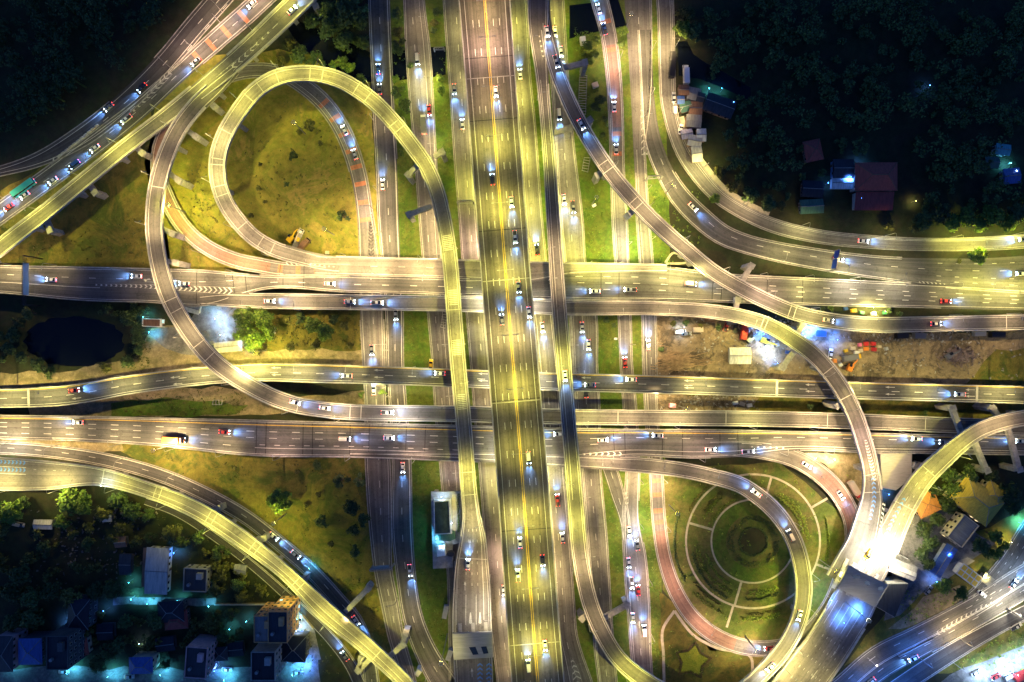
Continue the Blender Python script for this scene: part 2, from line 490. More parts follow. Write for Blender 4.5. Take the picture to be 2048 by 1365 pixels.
# ------------------------------------------------------------------ terrain
g = MB(); g.quad((-1500, -1500, 0), (1500, -1500, 0), (1500, 1500, 0), (-1500, 1500, 0))
tag(g.build('ground', M_SOIL), 'dark soil ground under the whole interchange', 'ground', None, 'structure')
def patch(m, pts, k, label, jit=3): return poly_sheet('ground_patch', m, pts, .004 * k, label, 'ground', jit)
patch(M_LAWN, [(330, 120), (560, 100), (740, 130), (760, 540), (330, 560), (290, 330)], 1, 'dry worn lawn inside the big loop ramp')
patch(M_OLIVE, [(-60, 420), (300, 200), (345, 560), (-60, 560)], 1, 'rough dark grass between the diagonal ramp and the loop')
patch(M_OLIVE, [(200, 880), (760, 880), (860, 1365), (760, 1420), (560, 1120), (430, 1010)], 1, 'rough grass south of the lower viaduct')
patch(M_GRASS, [(775, -30), (900, -30), (990, 1400), (790, 1400)], 2, 'green verge between the western frontage roads')
patch(M_GRASS, [(1030, -30), (1330, -30), (1340, 600), (1460, 600), (1330, 900), (1320, 1400), (1110, 1400)], 1, 'bright green verges among the eastern frontage roads')
patch(M_OLIVE, [(460, 600), (730, 605), (735, 720), (470, 715)], 1, 'scrubby ground below the upper viaduct')
patch(M_SAND, [(-60, 752), (120, 742), (270, 718), (300, 655), (470, 650), (480, 700), (735, 700), (735, 745), (500, 730), (250, 765), (-60, 785)], 3, 'sandy track beside the pond', 4)
patch(M_SAND, [(60, 812), (340, 775), (460, 775), (560, 800), (735, 782), (735, 812), (560, 830), (220, 835), (60, 835)], 3, 'sandy strip between the two lower viaducts', 4)
patch(M_GRASS, [(222, 808), (330, 792), (500, 812), (470, 832), (222, 834)], 4, 'green grass strip beside the lower viaduct', 4)
patch(M_PAVE, [(400, 608), (482, 606), (490, 700), (400, 712), (330, 700), (290, 668), (380, 640)], 5, 'paved yard of the site office', 5)
patch(M_SAND, [(-60, 872), (240, 878), (250, 900), (180, 910), (-60, 895)], 4, 'pale gravel shoulder at the western toll plaza')
patch(M_DIRT, [(1305, 630), (1480, 636), (1620, 650), (1740, 668), (2150, 664), (2150, 778), (1320, 755), (1300, 700)], 3, 'bare dirt of the construction yard', 5)
patch(M_OLIVE, [(1312, 785), (2150, 806), (2150, 842), (1312, 826)], 3, 'rough grass strip south of the arrow marked viaduct')
patch(M_DIRT, [(1316, 788), (1520, 795), (1500, 822), (1316, 822)], 4, 'stony dirt heap area under the ramp', 4)
patch(M_OLIVE, [(1990, 700), (2150, 690), (2150, 780), (1930, 775)], 4, 'dark scrub at the edge of the dirt yard', 5)
patch(M_SAND, [(1600, 905), (1730, 908), (1730, 1010), (1700, 985), (1650, 930)], 3, 'sandy work ground beside the slip road', 3)
patch(M_GARDEN, [(1325, 940), (1560, 925), (1700, 1040), (1700, 1180), (1560, 1310), (1420, 1300), (1325, 1180)], 2, 'round planted garden lawn inside the ring road')
patch(M_OLIVE, [(1320, 1180), (1440, 1290), (1560, 1300), (1500, 1400), (1320, 1400)], 2, 'lawn corner with the star shaped flower bed')
patch(M_OLIVE, [(1800, 1190), (1870, 1110), (2060, 1010), (2060, 1090), (1960, 1170), (1760, 1300), (1690, 1330)], 2, 'scrubby slope between the toll plaza and the road')
patch(M_PAVE, [(1800, 1040), (1880, 1010), (1990, 1090), (1900, 1150), (1870, 1165), (1800, 1230), (1770, 1240)], 4, 'paved forecourt beside the toll office annex', 3)
patch(M_SAND, [(1850, 1190), (1920, 1170), (1950, 1190), (1800, 1260), (1780, 1260)], 4, 'yellow sandy slope beside the toll annex', 4)
patch(M_OLIVE, [(1850, 1345), (2100, 1215), (2100, 1275), (1900, 1350)], 3, 'dirt verge beside the bright parking lot', 4)
patch(M_PAVE, [(1840, 1400), (1900, 1350), (2100, 1272), (2100, 1400)], 5, 'floodlit parking lot in the corner', 3)
patch(M_PAVE, [(-60, 1335), (520, 1338), (640, 1300), (640, 1375), (-60, 1380)], 3, 'village street lit cyan', 5)
patch(M_PAVE, [(225, 1196), (430, 1198), (432, 1212), (225, 1210)], 3, 'narrow lane lit cyan behind the white shed', 3)
patch(M_PAVE, [(575, 1215), (620, 1225), (640, 1320), (580, 1330)], 4, 'courtyard beside the orange apartment block', 3)
poly_sheet('footpath', M_FLAG, [(1880, 1140), (1900, 1128), (1935, 1115), (1950, 1122), (1880, 1168)], .03, 'teal tinted court beside the blue car port', 'path')
# water
poly_sheet('pond', M_WATER, ellipse(148, 683, 100, 50, 48, .05), .03, 'dark oval pond beside the sandy track', 'pond', 0)
poly_sheet('canal', M_WATER, [(560, 30), (640, 60), (740, 105), (890, 92), (890, 150), (790, 165), (740, 165), (640, 130), (590, 80)], .03, 'dark canal crossed by the western frontage roads', 'canal', 3)
poly_sheet('canal', M_WATER, [(1138, 12), (1182, 6), (1235, -5), (1252, 50), (1205, 62), (1140, 78)], .03, 'dark canal beside the blue lit frontage road', 'canal', 2)
poly_sheet('canal', M_WATER, [(1352, 85), (1372, 80), (1385, 110), (1500, 175), (1500, 200), (1400, 158), (1358, 150)], .03, 'dark ditch at the edge of the black woodland', 'canal', 2)

# ------------------------------------------------------------------ road centre lines (photo pixels, width in pixels, height in metres)
road('D1L', 'dark motorway carriageway', 'north', [(490, -60, 44), (437, 0, 44), (393, 50, 43), (330, 125, 42), (250, 205, 42), (160, 275, 40), (70, 322, 26), (0, 343, 18), (-60, 356, 16)], .062, True)
road('D1R', 'blue lit motorway carriageway', 'north', [(570, -45, 40), (507, 15, 40), (430, 83, 38), (355, 150, 34), (280, 218, 38), (195, 285, 42), (100, 355, 40), (0, 427, 40), (-60, 470, 40)], .07, True)
road('D2', 'yellow diagonal ramp', 'north', [(690, -86, 44, 9), (640, -38, 44, 9), (600, 2, 44, 9), (556, 44, 44, 9), (512, 86, 42, 9), (420, 165, 38, 9), (330, 235, 31, 9), (246, 299, 30, 9), (170, 361, 30, 9), (93, 424, 31, 9), (40, 465, 32, 8.5), (0, 496, 32, 8), (-50, 533, 32, 7.5)])
road('L2', 'long curving western ramp', 'north', [(470, 140, 22, 9.02), (425, 182, 32, 9.3), (400, 205, 33, 10), (358, 258, 33, 11.2), (330, 320, 34, 12.2), (315, 377, 34, 12.8), (309, 440, 34, 13.2), (318, 525, 34, 13.4), (338, 592, 35, 13.4), (373, 655, 35, 13.2), (428, 722, 35, 12.6), (500, 772, 34, 11.2), (567, 803, 33, 9.8), (660, 821, 32, 8), (745, 826, 32, 7), (830, 827, 32, 6.02), (910, 828, 32, 6.02), (1090, 833, 31, 6.02), (1320, 836, 31, 6.02), (1536, 838, 31, 6.02), (1740, 844, 31, 6.02), (1930, 852, 31, 6.02), (2110, 858, 31, 6.02)])
road('L3', 'red banded loop road', 'west', [(700, 541, 22, 6.96), (640, 541, 24, 6.96), (565, 539, 27, 6.5), (512, 530, 28, 6), (490, 526, 28, 5.7), (442, 510, 28, 5), (395, 482, 28, 4.2), (360, 445, 28, 3.4), (335, 400, 28, 2.6), (318, 350, 28, 1.8), (320, 295, 28, 1.2), (350, 235, 28, .7), (400, 185, 28, .3), (455, 152, 28, .1), (512, 141, 28, .08), (570, 150, 29, .08), (608, 172, 31, .08), (648, 207, 32, .08), (679, 250, 32, .08), (702, 300, 32, .08), (719, 360, 31, .08), (729, 425, 31, .08), (737, 500, 40, .08), (741, 570, 46, .08), (744, 640, 46, .08), (748, 735, 43, .08), (750, 790, 40, .08), (755, 917, 48, .08), (762, 1077, 40, .08), (766, 1137, 34, .08), (780, 1210, 33, .08), (793, 1277, 30, .08), (815, 1350, 27, .08), (830, 1420, 26, .08)], 0, True)
road('G1', 'far western frontage road', 'north', [((737, -40), (777, -40)), ((738, 0), (778, 0)), ((745, 167), (785, 167)), ((748, 233), (788, 233)), ((753, 330), (794, 330)), ((758, 455), (798, 455)), ((768, 560), (803, 560)), ((772, 625), (806, 625)), ((775, 735), (807, 735)), ((779, 800), (812, 800)), ((785, 917), (821, 917)), ((786, 1077), (825, 1077)), ((792, 1137), (832, 1160)), ((810, 1250), (846, 1237)), ((840, 1330), (880, 1310)), ((862, 1372), (908, 1350)), ((895, 1420), (940, 1400))], .05, True)
road('G2', 'second western frontage road', 'north', [((806, -40), (846, -40)), ((808, 0), (848, 0)), ((812, 100), (860, 100)), ((820, 207), (867, 207)), ((826, 267), (870, 267)), ((840, 455), (880, 455)), ((845, 515), (884, 515)), ((855, 622), (894, 622)), ((865, 735), (903, 735)), ((869, 805), (909, 805)), ((879, 920), (919, 920)), ((886, 1000), (925, 1000)), ((893, 1100), (933, 1100)), ((900, 1400), (940, 1400))], .05, True)
road('G3', 'road left of the viaduct', 'north', [((885, -40), (940, -40)), ((887, 0), (943, 0)), ((899, 167), (952, 167)), ((910, 333), (962, 333)), ((920, 455), (970, 455)), ((924, 515), (976, 515)), ((934, 640), (988, 640)), ((942, 735), (996, 735)), ((947, 805), (1002, 805)), ((959, 940), (1012, 940)), ((969, 1077), (1022, 1077)), ((980, 1243), (1036, 1243)), ((995, 1365), (1050, 1365)), ((1000, 1420), (1055, 1420))], .05, True)
road('G4', 'road right of the viaduct', 'north', [((1003, -40), (1048, -40)), ((1008, 0), (1052, 0)), ((1020, 167), (1062, 167)), ((1027, 233), (1069, 233)), ((1044, 455), (1086, 455)), ((1050, 522), (1093, 522)), ((1060, 640), (1104, 640)), ((1070, 735), (1114, 735)), ((1076, 805), (1119, 805)), ((1084, 940), (1127, 940)), ((1095, 1077), (1139, 1077)), ((1105, 1210), (1149, 1210)), ((1110, 1277), (1155, 1277)), ((1118, 1320), (1168, 1320)), ((1124, 1365), (1184, 1365)), ((1130, 1420), (1200, 1420))], .05, True)
road('G5', 'wide eastern frontage road', 'north', [((1082, -40), (1124, -40)), ((1086, 0), (1127, 0)), ((1096, 100), (1133, 100)), ((1105, 200), (1140, 200)), ((1110, 300), (1149, 300)), ((1119, 455), (1167, 455)), ((1126, 522), (1171, 522)), ((1139, 640), (1194, 640)), ((1144, 735), (1195, 735)), ((1149, 805), (1199, 805)), ((1162, 945), (1202, 945)), ((1172, 1077), (1214, 1077)), ((1184, 1210), (1222, 1210)), ((1190, 1310), (1229, 1310)), ((1197, 1365), (1234, 1365)), ((1200, 1420), (1240, 1420))], .05, True)
road('G6', 'red and blue frontage road', 'north', [((1172, -40), (1206, -40)), ((1182, 0), (1216, 0)), ((1201, 67), (1231, 67)), ((1212, 143), (1241, 143)), ((1218, 233), (1246, 233)), ((1221, 333), (1248, 333)), ((1225, 455), (1255, 455)), ((1230, 522), (1257, 522)), ((1237, 638), (1262, 638)), ((1241, 735), (1265, 735)), ((1246, 805), (1272, 805)), ((1252, 947), (1279, 947)), ((1245, 1043), (1278, 1043)), ((1247, 1110), (1291, 1110)), ((1254, 1210), (1299, 1210)), ((1262, 1310), (1302, 1310)), ((1267, 1365), (1306, 1365)), ((1272, 1420), (1312, 1420))], .05, True)
road('G6s', 'short slip road', 'north', [((1200, 925), (1230, 925)), ((1209, 950), (1238, 950)), ((1222, 990), (1249, 990)), ((1238, 1035), (1258, 1035)), ((1246, 1080), (1262, 1080))], .06, True)
road('G7', 'eastern service road', 'north', [((1247, -40), (1302, -40)), ((1249, 0), (1302, 0)), ((1256, 100), (1303, 100)), ((1262, 200), (1300, 200)), ((1267, 300), (1290, 300)), ((1269, 340), (1292, 340)), ((1274, 455), (1300, 455)), ((1279, 522), (1306, 522)), ((1284, 638), (1312, 638)), ((1286, 735), (1314, 735)), ((1289, 805), (1314, 805)), ((1299, 947), (1326, 947))], .05, True)
road('G7o', 'red surfaced garden ring road', 'north', [(1308, 900, 26), (1312, 947, 26), (1318, 1043, 26), (1329, 1118, 26), (1351, 1182, 28), (1386, 1236, 29), (1432, 1273, 30), (1491, 1295, 30), (1545, 1297, 30), (1590, 1285, 28), (1628, 1252, 28), (1662, 1205, 28), (1688, 1140, 30, .08), (1707, 1085, 32, .6), (1704, 1040, 33, 1.4), (1676, 984, 34, 2.8), (1640, 948, 34, 4), (1590, 918, 33, 5), (1536, 904, 31, 5.9), (1470, 898, 26, 5.97), (1420, 896, 20, 5.97)], .06, True)
road('G7R', 'curving eastern slip road', 'north', [((1276, 60), (1303, 60)), ((1280, 130), (1305, 130)), ((1283, 200), (1309, 200)), ((1291, 290), (1324, 285)), ((1312, 347), (1345, 337)), ((1340, 400), (1378, 385)), ((1382, 447), (1420, 425)), ((1430, 484), (1462, 457)), ((1491, 507), (1506, 474)), ((1540, 520), (1545, 483)), ((1619, 536), (1619, 496)), ((1703, 550), (1720, 510)), ((1790, 562), (1800, 516)), ((1860, 572), (1869, 517)), ((1960, 580), (1960, 517)), ((2048, 586), (2048, 512)), ((2110, 588), (2110, 508))], .07, True)
road('G8', 'outermost eastern road', 'north', [((1310, -40), (1344, -40)), ((1314, 0), (1346, 0)), ((1319, 143), (1349, 125)), ((1323, 210), (1351, 200)), ((1337, 267), (1362, 257)), ((1357, 317), (1380, 300)), ((1384, 357), (1407, 338)), ((1424, 400), (1440, 378)), ((1474, 433), (1486, 410)), ((1536, 462), (1542, 436)), ((1636, 486), (1640, 461)), ((1736, 496), (1740, 472)), ((1869, 501), (1869, 478)), ((2048, 496), (2048, 470)), ((2110, 490), (2110, 464))], .05, True)
road('M', 'wide central viaduct', 'north', [(966, -40, 104), (969, 0, 103), (1004, 455, 99), (1041, 910, 102), (1076, 1365, 106), (1082, 1430, 107)], 16)
road('L1', 'yellow lit loop ramp', 'south', [(720, 531, 30, 7.0), (660, 527, 30, 7.0), (600, 514, 31, 7.2), (543, 496, 32, 8), (512, 478, 32, 8.6), (475, 441, 33, 9.6), (449, 400, 33, 10.4), (437, 360, 33, 11), (436, 318, 33, 11.6), (449, 273, 33, 12.2), (478, 224, 33, 12.8), (512, 182, 33, 13.2), (550, 158, 32, 13.4), (622, 148, 31, 13.7), (670, 157, 32, 13.9), (718, 182, 32, 14), (752, 208, 32, 14), (794, 253, 32, 14), (825, 293, 32, 14), (850, 328, 31, 14), (870, 371, 31, 14), (885, 427, 31, 14), (893, 470, 31, 14), (902, 540, 31, 14), (908, 622, 31, 14), (917, 735, 31, 14), (925, 820, 31, 13.7), (933, 915, 31, 12.8), (938, 980, 32, 11.8), (943, 1030, 36, 10.9), (946, 1077, 52, 10.1), (944, 1130, 66, 9.4), (944, 1180, 74, 9), (944, 1250, 78, 8.8), (948, 1365, 76, 8.8), (950, 1430, 76, 8.8)])
road('SR', 'dark eastern flyover', 'north', [(1074, -40, 40, 14), (1076, 0, 42, 14), (1076, 40, 40, 14), (1085, 160, 25, 14), (1098, 320, 24, 14), (1107, 455, 27, 14), (1116, 588, 29, 14), (1127, 722, 30, 14), (1138, 855, 29, 14), (1143, 910, 30, 13.8), (1151, 1010, 31, 12.6), (1163, 1130, 32, 11), (1183, 1215, 33, 9.8), (1208, 1272, 33, 9), (1236, 1316, 33, 8.4), (1285, 1358, 34, 7.8), (1350, 1392, 34, 7.4), (1420, 1402, 33, 7.2), (1485, 1380, 33, 7), (1530, 1340, 33, 7), (1560, 1307, 33, 7), (1585, 1268, 33, 7), (1601, 1225, 33, 7), (1607, 1180, 33, 7), (1603, 1135, 33, 7), (1591, 1090, 33, 7), (1570, 1049, 33, 7), (1545, 1018, 34, 6.9), (1515, 992, 34, 6.7), (1485, 972, 33, 6.4), (1424, 953, 31, 6.2), (1350, 938, 30, 6.06), (1290, 931, 30, 6.06), (1240, 928, 28, 6.06), (1161, 924, 26, 6.06), (1094, 921, 24, 6.06), (990, 915, 20, 6.06), (835, 910, 12, 6.06), (700, 908, 8, 6.06)])
road('NR', 'blue lit eastern flyover', 'north', [(1090, -20, 16, 13.96), (1092, 45, 22, 13.98), (1108, 125, 29, 13.98), (1140, 208, 30, 13.9), (1184, 290, 30, 13.6), (1217, 340, 31, 13.4), (1269, 403, 31, 13.2), (1320, 455, 31, 13), (1374, 502, 31, 12.7), (1427, 545, 31, 12.3), (1482, 577, 31, 11.6), (1536, 604, 31, 10.6), (1603, 630, 31, 9.2), (1669, 643, 31, 8), (1749, 650, 31, 7), (1836, 649, 31, 6.4), (2048, 645, 31, 6), (2110, 644, 31, 6)])
road('E1', 'upper east west viaduct', 'west', [((-60, 530), (-60, 584), 4.5), ((0, 531), (0, 587), 5), ((167, 534), (167, 602), 6), ((300, 537), (300, 606), 6.8), ((420, 541), (420, 611), 6.98), ((480, 546), (480, 592), 6.98), ((512, 549), (512, 583), 6.98), ((700, 551), (700, 586), 6.98), ((880, 555), (880, 590), 6.98), ((960, 557), (960, 593), 6.98), ((1040, 546), (1040, 597), 6.98), ((1110, 531), (1110, 599), 6.98), ((1200, 528), (1200, 601), 6.98), ((1330, 533), (1330, 602), 6.8), ((1420, 545), (1420, 605), 6.2), ((1536, 552), (1536, 609), 5.2), ((1640, 557), (1640, 612), 3.8), ((1760, 563), (1760, 615), 1.8), ((1820, 566), (1820, 616), .8), ((1900, 570), (1900, 618), .18), ((2048, 578), (2048, 621), .08), ((2110, 580), (2110, 623), .08)])
road('E1a', 'northern collector lanes', 'west', [((630, 511), (630, 549)), ((725, 514), (725, 551)), ((882, 518), (882, 555)), ((957, 520), (957, 558)), ((1064, 523), (1064, 562)), ((1131, 525), (1131, 550)), ((1240, 527), (1240, 545)), ((1334, 529), (1334, 544))], 7.03)
road('CR', 'southern arc ramp', 'west', [(400, 601, 20, 6.99), (440, 600, 26, 7), (512, 602, 30, 7.01), (700, 605, 31, 7.01), (890, 608, 31, 7.01), (1064, 613, 31, 7.01), (1135, 616, 30, 7.1), (1300, 617, 28, 8), (1417, 623, 29, 9.2), (1480, 633, 30, 10), (1536, 651, 31, 10.8), (1583, 678, 33, 11.6), (1630, 713, 34, 12.4), (1669, 758, 34, 13), (1698, 806, 33, 13.2), (1716, 848, 33, 13.2), (1729, 890, 33, 13), (1738, 925, 32, 12.2), (1743, 960, 34, 11.2), (1743, 1000, 44, 10.2), (1735, 1040, 52, 9.4), (1722, 1085, 58, 8.8), (1700, 1130, 64, 8.5), (1680, 1165, 62, 8.5)])
road('SE2', 'north eastern toll ramp', 'east', [(2110, 829, 31, 14), (2048, 836, 31, 14), (2003, 845, 32, 13.8), (1953, 864, 33, 13.4), (1918, 889, 34, 12.8), (1889, 914, 38, 12), (1845, 957, 42, 10.8), (1810, 1010, 46, 9.8), (1785, 1060, 52, 9), (1760, 1110, 62, 8.52), (1730, 1160, 70, 8.52), (1714, 1195, 86, 8.52), (1682, 1250, 88, 8.3), (1650, 1300, 88, 7.8), (1612, 1350, 92, 7.2), (1570, 1410, 94, 6.6)])
road('E2', 'arrow marked viaduct', 'west', [((-60, 780), (-60, 816), 4), ((0, 779), (0, 816), 4.6), ((133, 771), (133, 811), 5.4), ((267, 750), (267, 788), 6), ((400, 735), (400, 771), 6.4), ((512, 729), (512, 763), 6.6), ((635, 729), (635, 766), 6.8), ((729, 732), (729, 768), 7), ((902, 738), (902, 774), 7), ((975, 741), (975, 777), 7), ((1082, 745), (1082, 781), 7), ((1300, 751), (1300, 787), 7), ((1536, 759), (1536, 794), 7), ((1800, 767), (1800, 801), 7), ((2048, 773), (2048, 808), 7), ((2110, 775), (2110, 810), 7)])
road('E4', 'lower main viaduct', 'west', [((-60, 829), (-60, 875), 2.4), ((0, 830), (0, 878), 2.8), ((150, 832), (150, 882), 4), ((300, 835), (300, 891), 5), ((512, 840), (512, 912), 6), ((700, 845), (700, 915), 6), ((985, 852), (985, 926), 6), ((1092, 855), (1092, 930), 6), ((1180, 857), (1180, 922), 6), ((1240, 858), (1240, 914), 6), ((1400, 859), (1400, 917), 6), ((1480, 860), (1480, 914), 6), ((1569, 862), (1569, 903), 6), ((1749, 866), (1749, 907), 6), ((1870, 869), (1870, 908), 6), ((2110, 874), (2110, 912), 6)])
road('S1', 'yellow south western ramp', 'west', [((-60, 912), (-60, 978), 8), ((0, 915), (0, 981), 8), ((92, 922), (92, 980), 8), ((200, 935), (195, 971), 8), ((300, 965), (290, 994), 8), ((397, 1002), (367, 1025), 8), ((512, 1077), (490, 1102), 8), ((579, 1133), (555, 1150), 8), ((669, 1213), (640, 1237), 8), ((745, 1280), (720, 1302), 8), ((832, 1365), (792, 1368), 8), ((880, 1420), (845, 1428), 8)])
road('S2', 'dark south western road', 'west', [(-60, 896, 26), (0, 896, 24), (100, 903, 24), (215, 921, 25), (320, 950, 26), (415, 991, 27), (500, 1040, 27), (560, 1088, 28), (620, 1140, 28), (672, 1196, 28), (712, 1245, 28), (735, 1310, 28), (748, 1400, 28)], .06, True)
road('S3', 'narrow lane under the ramp', 'west', [(290, 1003, 16), (345, 1022, 18), (430, 1075, 18), (520, 1145, 18), (600, 1218, 20), (655, 1272, 22), (700, 1330, 24), (735, 1410, 26)], .05, True)
road('PA', 'south eastern dual road', 'south', [((1560, 1440), (1650, 1460)), ((1653, 1372), (1720, 1400)), ((1736, 1301), (1790, 1345)), ((1800, 1268), (1863, 1306)), ((1869, 1233), (1930, 1270)), ((1940, 1195), (2000, 1230)), ((2010, 1150), (2060, 1196)), ((2090, 1105), (2140, 1150))], .06, True)
road('PB', 'south eastern merging road', 'east', [(2110, 1010, 60), (2065, 1070, 60), (2030, 1128, 62), (1990, 1175, 60), (1940, 1215, 50)], .052, True)
road('PC', 'southern parking lane', 'south', [((1640, 1465), (1690, 1500)), ((1740, 1392), (1770, 1420)), ((1866, 1307), (1890, 1335)), ((2003, 1232), (2014, 1260)), ((2110, 1180), (2120, 1208))], .05, True)

# ------------------------------------------------------------------ ground roads
DA = (3, 9)
flat('D1L', 'dark motorway carriageway running diagonally beside the black woodland', M_ASD, [dict(f=-.05, dash=DA, rg=(0, .6)), dict(f=.0, m=-4.2, dash=DA, rg=(0, .55))], 1.2, (1, [(0, (355, 160)), ((250, 240), 1)]))
flat('D1R', 'motorway carriageway lit blue by headlights beside the yellow diagonal ramp', M_AS, [dict(f=0, dash=DA)], .9, ([(0, (390, 110)), ((120, 325), 1)], 1), bands=[(485, 32), (450, 62), (420, 88), (392, 112)])
chevrons('D1L', [(262, 228, 3), (300, 190, 9), (340, 145, 12)], 9, arm=1.2)
chevrons('D1L', [(100, 325, 12), (120, 312, 5)], 2)
flat('L3', 'red banded loop road curling under the loop ramp', M_ASL, [dict(f=.32, rg=((560, 150), (700, 300)), w=.2), dict(f=-.1, dash=DA, rg=((740, 560), 1))], .8, ([(0, (725, 470)), ((744, 640), 1)], [(0, (715, 340)), ((744, 640), 1)]),
     bands=[(655, 200), (678, 231), (695, 265), (707, 300), (717, 333), (722, 368), (728, 405), (730, 440), (560, 540), (596, 541), (633, 541), (400, 185), (375, 210)], joints=[(560, 540), (608, 541)])
r = ROADS['L3']; q = MB(); strip(q, r, spx(r, (540, 537)), spx(r, (470, 147)), -.85, 0, .6, 0, .01); q.build('red_surface', M_RED, r['root'])
flat('G1', 'far western frontage road passing under both viaducts', M_AS, [dict(f=0, dash=DA), dict(f=-.95, m=.6), ], .6, ([(0, (752, 320)), ((772, 625), 1)], 1))
chevrons('G1', [(742, 520, 12), (742, 470, 10), (742, 425, 4)], 14, arm=.8)
flat('G2', 'second western frontage road running down to the toll plaza', M_ASL, [dict(f=.25, dash=DA), dict(f=-.5, w=.18)], .5)
flat('G3', 'pale frontage road along the left side of the central viaduct', M_ASL, [dict(f=-.25, w=.2), dict(f=.15, dash=DA)], .5)
flat('G4', 'frontage road along the right side of the central viaduct', M_ASL, [dict(f=.0, dash=DA), dict(f=.45, w=.2)], .5)
chevrons('G4', [(1142, 1315, 4), (1150, 1340, 12), (1160, 1400, 26)], 8, arm=.8)
flat('G5', 'wide eastern frontage road beside the dark flyover', M_ASL, [dict(f=.05, dash=DA), dict(f=.72, w=.2), dict(f=.84, w=.2)], .5)
flat('G6', 'frontage road with red bands lit blue by headlights', M_ASL, [dict(f=.6, w=.2, rg=(0, (1235, 520))), dict(f=.0, dash=DA, rg=((1260, 1060), 1)), dict(f=.7, w=.2, rg=((1270, 960), 1))], .5, (([(0, (1250, 1000)), ((1250, 1090), 1)]), 1), bands=[(1205, 45), (1222, 100)] + [(1233, 268), (1234, 308)])
q = MB(); r = ROADS['G6']; strip(q, r, spx(r, (1222, 90)), spx(r, (1234, 255)), -.7, 0, .55, 0, .009); q.build('red_surface', M_RED, r['root'])
flat('G6s', 'short slip road joining the red banded frontage road', M_ASL, [dict(f=0, dash=DA)], .4, (1, 0))
chevrons('G6', [(1255, 1015, 4), (1250, 985, 12)], 3)
flat('G7', 'eastern service road splitting below the curving slip road', M_ASL, [dict(f=0, dash=DA, rg=(0, (1280, 130))), dict(f=.45, w=.2, rg=((1280, 300), 1)), dict(f=-.2, dash=DA, rg=((1300, 640), 1)), dict(f=-1, m=.5), dict(f=1, m=-.5, rg=((1292, 345), 1))], 0, (1, [((1295, 380), 1)]))
chevrons('G7', [(1282, 200, 2), (1285, 250, 6), (1290, 310, 15)], 9, arm=1.0)
flat('G7o', 'red surfaced ring road round the planted garden', M_ASL, [], .5, (1, 1), bands=[(1312, 962), (1313, 990), (1318, 1022), (1319, 1045)])
r = ROADS['G7o']; q = MB(); strip(q, r, spx(r, (1322, 1062)), spx(r, (1470, 1290)), -.8, 0, .75, 0, .009); strip(q, r, spx(r, (1700, 1075)), spx(r, (1625, 938)), -.75, 0, .75, 0, .009); q.build('red_surface', M_RED, r['root'])
flat('G7R', 'curving eastern slip road widening towards the east', M_AS, [dict(f=-.2, dash=DA, rg=((1310, 300), 1)), dict(f=.9, w=.2), dict(f=.25, dash=(2, 6), rg=((1860, 540), 1)), dict(f=.6, dash=(2, 6), rg=((1860, 540), 1)), dict(f=-.65, dash=(2, 6), rg=((1860, 560), 1)), dict(f=-1, m=.6, rg=((1318, 355), (1800, 558))), dict(f=1, m=-.6)], 0, ([((1320, 360), (1800, 560))], 1))
chevrons('G7R', [(1895, 569, 1), (1870, 568, 5), (1838, 566, 7)], 7, arm=1.2)
flat('G8', 'outermost eastern road curving past the dark woodland', M_ASL, [dict(f=-.6, w=.2), dict(f=.8, w=.2)], .5)
r = ROADS['G8']; q = MB(); a_, b_ = spx(r, (1335, 240)), spx(r, (1530, 450)); strip(q, r, a_, b_, -1, -2.6, -1, -.5, -.01)
tag(q.build('pavement', M_FLAG), 'pale concrete drain strip beside the outermost eastern road', 'pavement', None, 'structure')
flat('S2', 'dark road curving below the yellow south western ramp', M_AS, [dict(f=0, dash=DA), dict(f=-.75, w=.2)], .5)
flat('S3', 'narrow dark lane hidden partly under the south western ramp', M_ASD, [], .4, (1, 0))
flat('PA', 'south eastern dual road with a chevron median', M_AS, [dict(f=-.45, dash=DA), dict(f=.4, dash=DA), dict(f=0.05, w=.3), dict(f=.12, w=.3)], .8, (1, 0))
chevrons('PA', [(1868, 1272, 9), (1915, 1243, 10), (1985, 1205, 4)], 12, arm=1.0)
flat('PB', 'south eastern merging road with dotted lanes', M_AS, [dict(f=-.4, dash=(1.2, 4)), dict(f=.1, dash=(1.2, 4)), dict(f=.5, dash=(1.2, 4))], .8, (0, 1))
flat('PC', 'parking lane behind the block barrier at the lower right', M_ASD, [], .4, (0, 1))

# ------------------------------------------------------------------ elevated roads
deck('M', 'wide eight lane central viaduct with a double yellow median running top to bottom', M_MAIN, 'viaduct', lines=[dict(f=-.035, c='y', w=.26), dict(f=.035, c='y', w=.26),
     dict(f=-.28, dash=(3, 9)), dict(f=-.52, dash=(3, 9)), dict(f=.28, dash=(3, 9)), dict(f=.52, dash=(3, 9)), dict(f=-.79), dict(f=.79)], edge=0, joints=[(976, 115), (985, 240), (1004, 460), (1030, 800), (1050, 1060)], piers=38, name='viaduct', depth=2.2, ph=1.0)
crosslines('M', [(981, 155), (1012, 560), (1040, 803), (1068, 1288)], .35, M_COND)
deck('L1', 'bright yellow loop ramp that swings over the lawn and drops to the western toll plaza', M_DECK, par=((.02, 1), ([(.075, 1)])), beams=[(868, 313, 884, 304), (834, 331, 816, 350), (862, 412, 818, 429)], edge=1.1, piers=30)
crosslines('L1', [(545, 497), (520, 485), (484, 452), (446, 390), (440, 372), (437, 330), (436, 318), (455, 265), (500, 198), (520, 175), (555, 157), (620, 148), (645, 150), (712, 178), (735, 195), (790, 245), (800, 258), (905, 620), (936, 945), (940, 990), (944, 1118)], .3)
rungs('L1', [(900, 487), (908, 597), (915, 697), (923, 806)], 9)
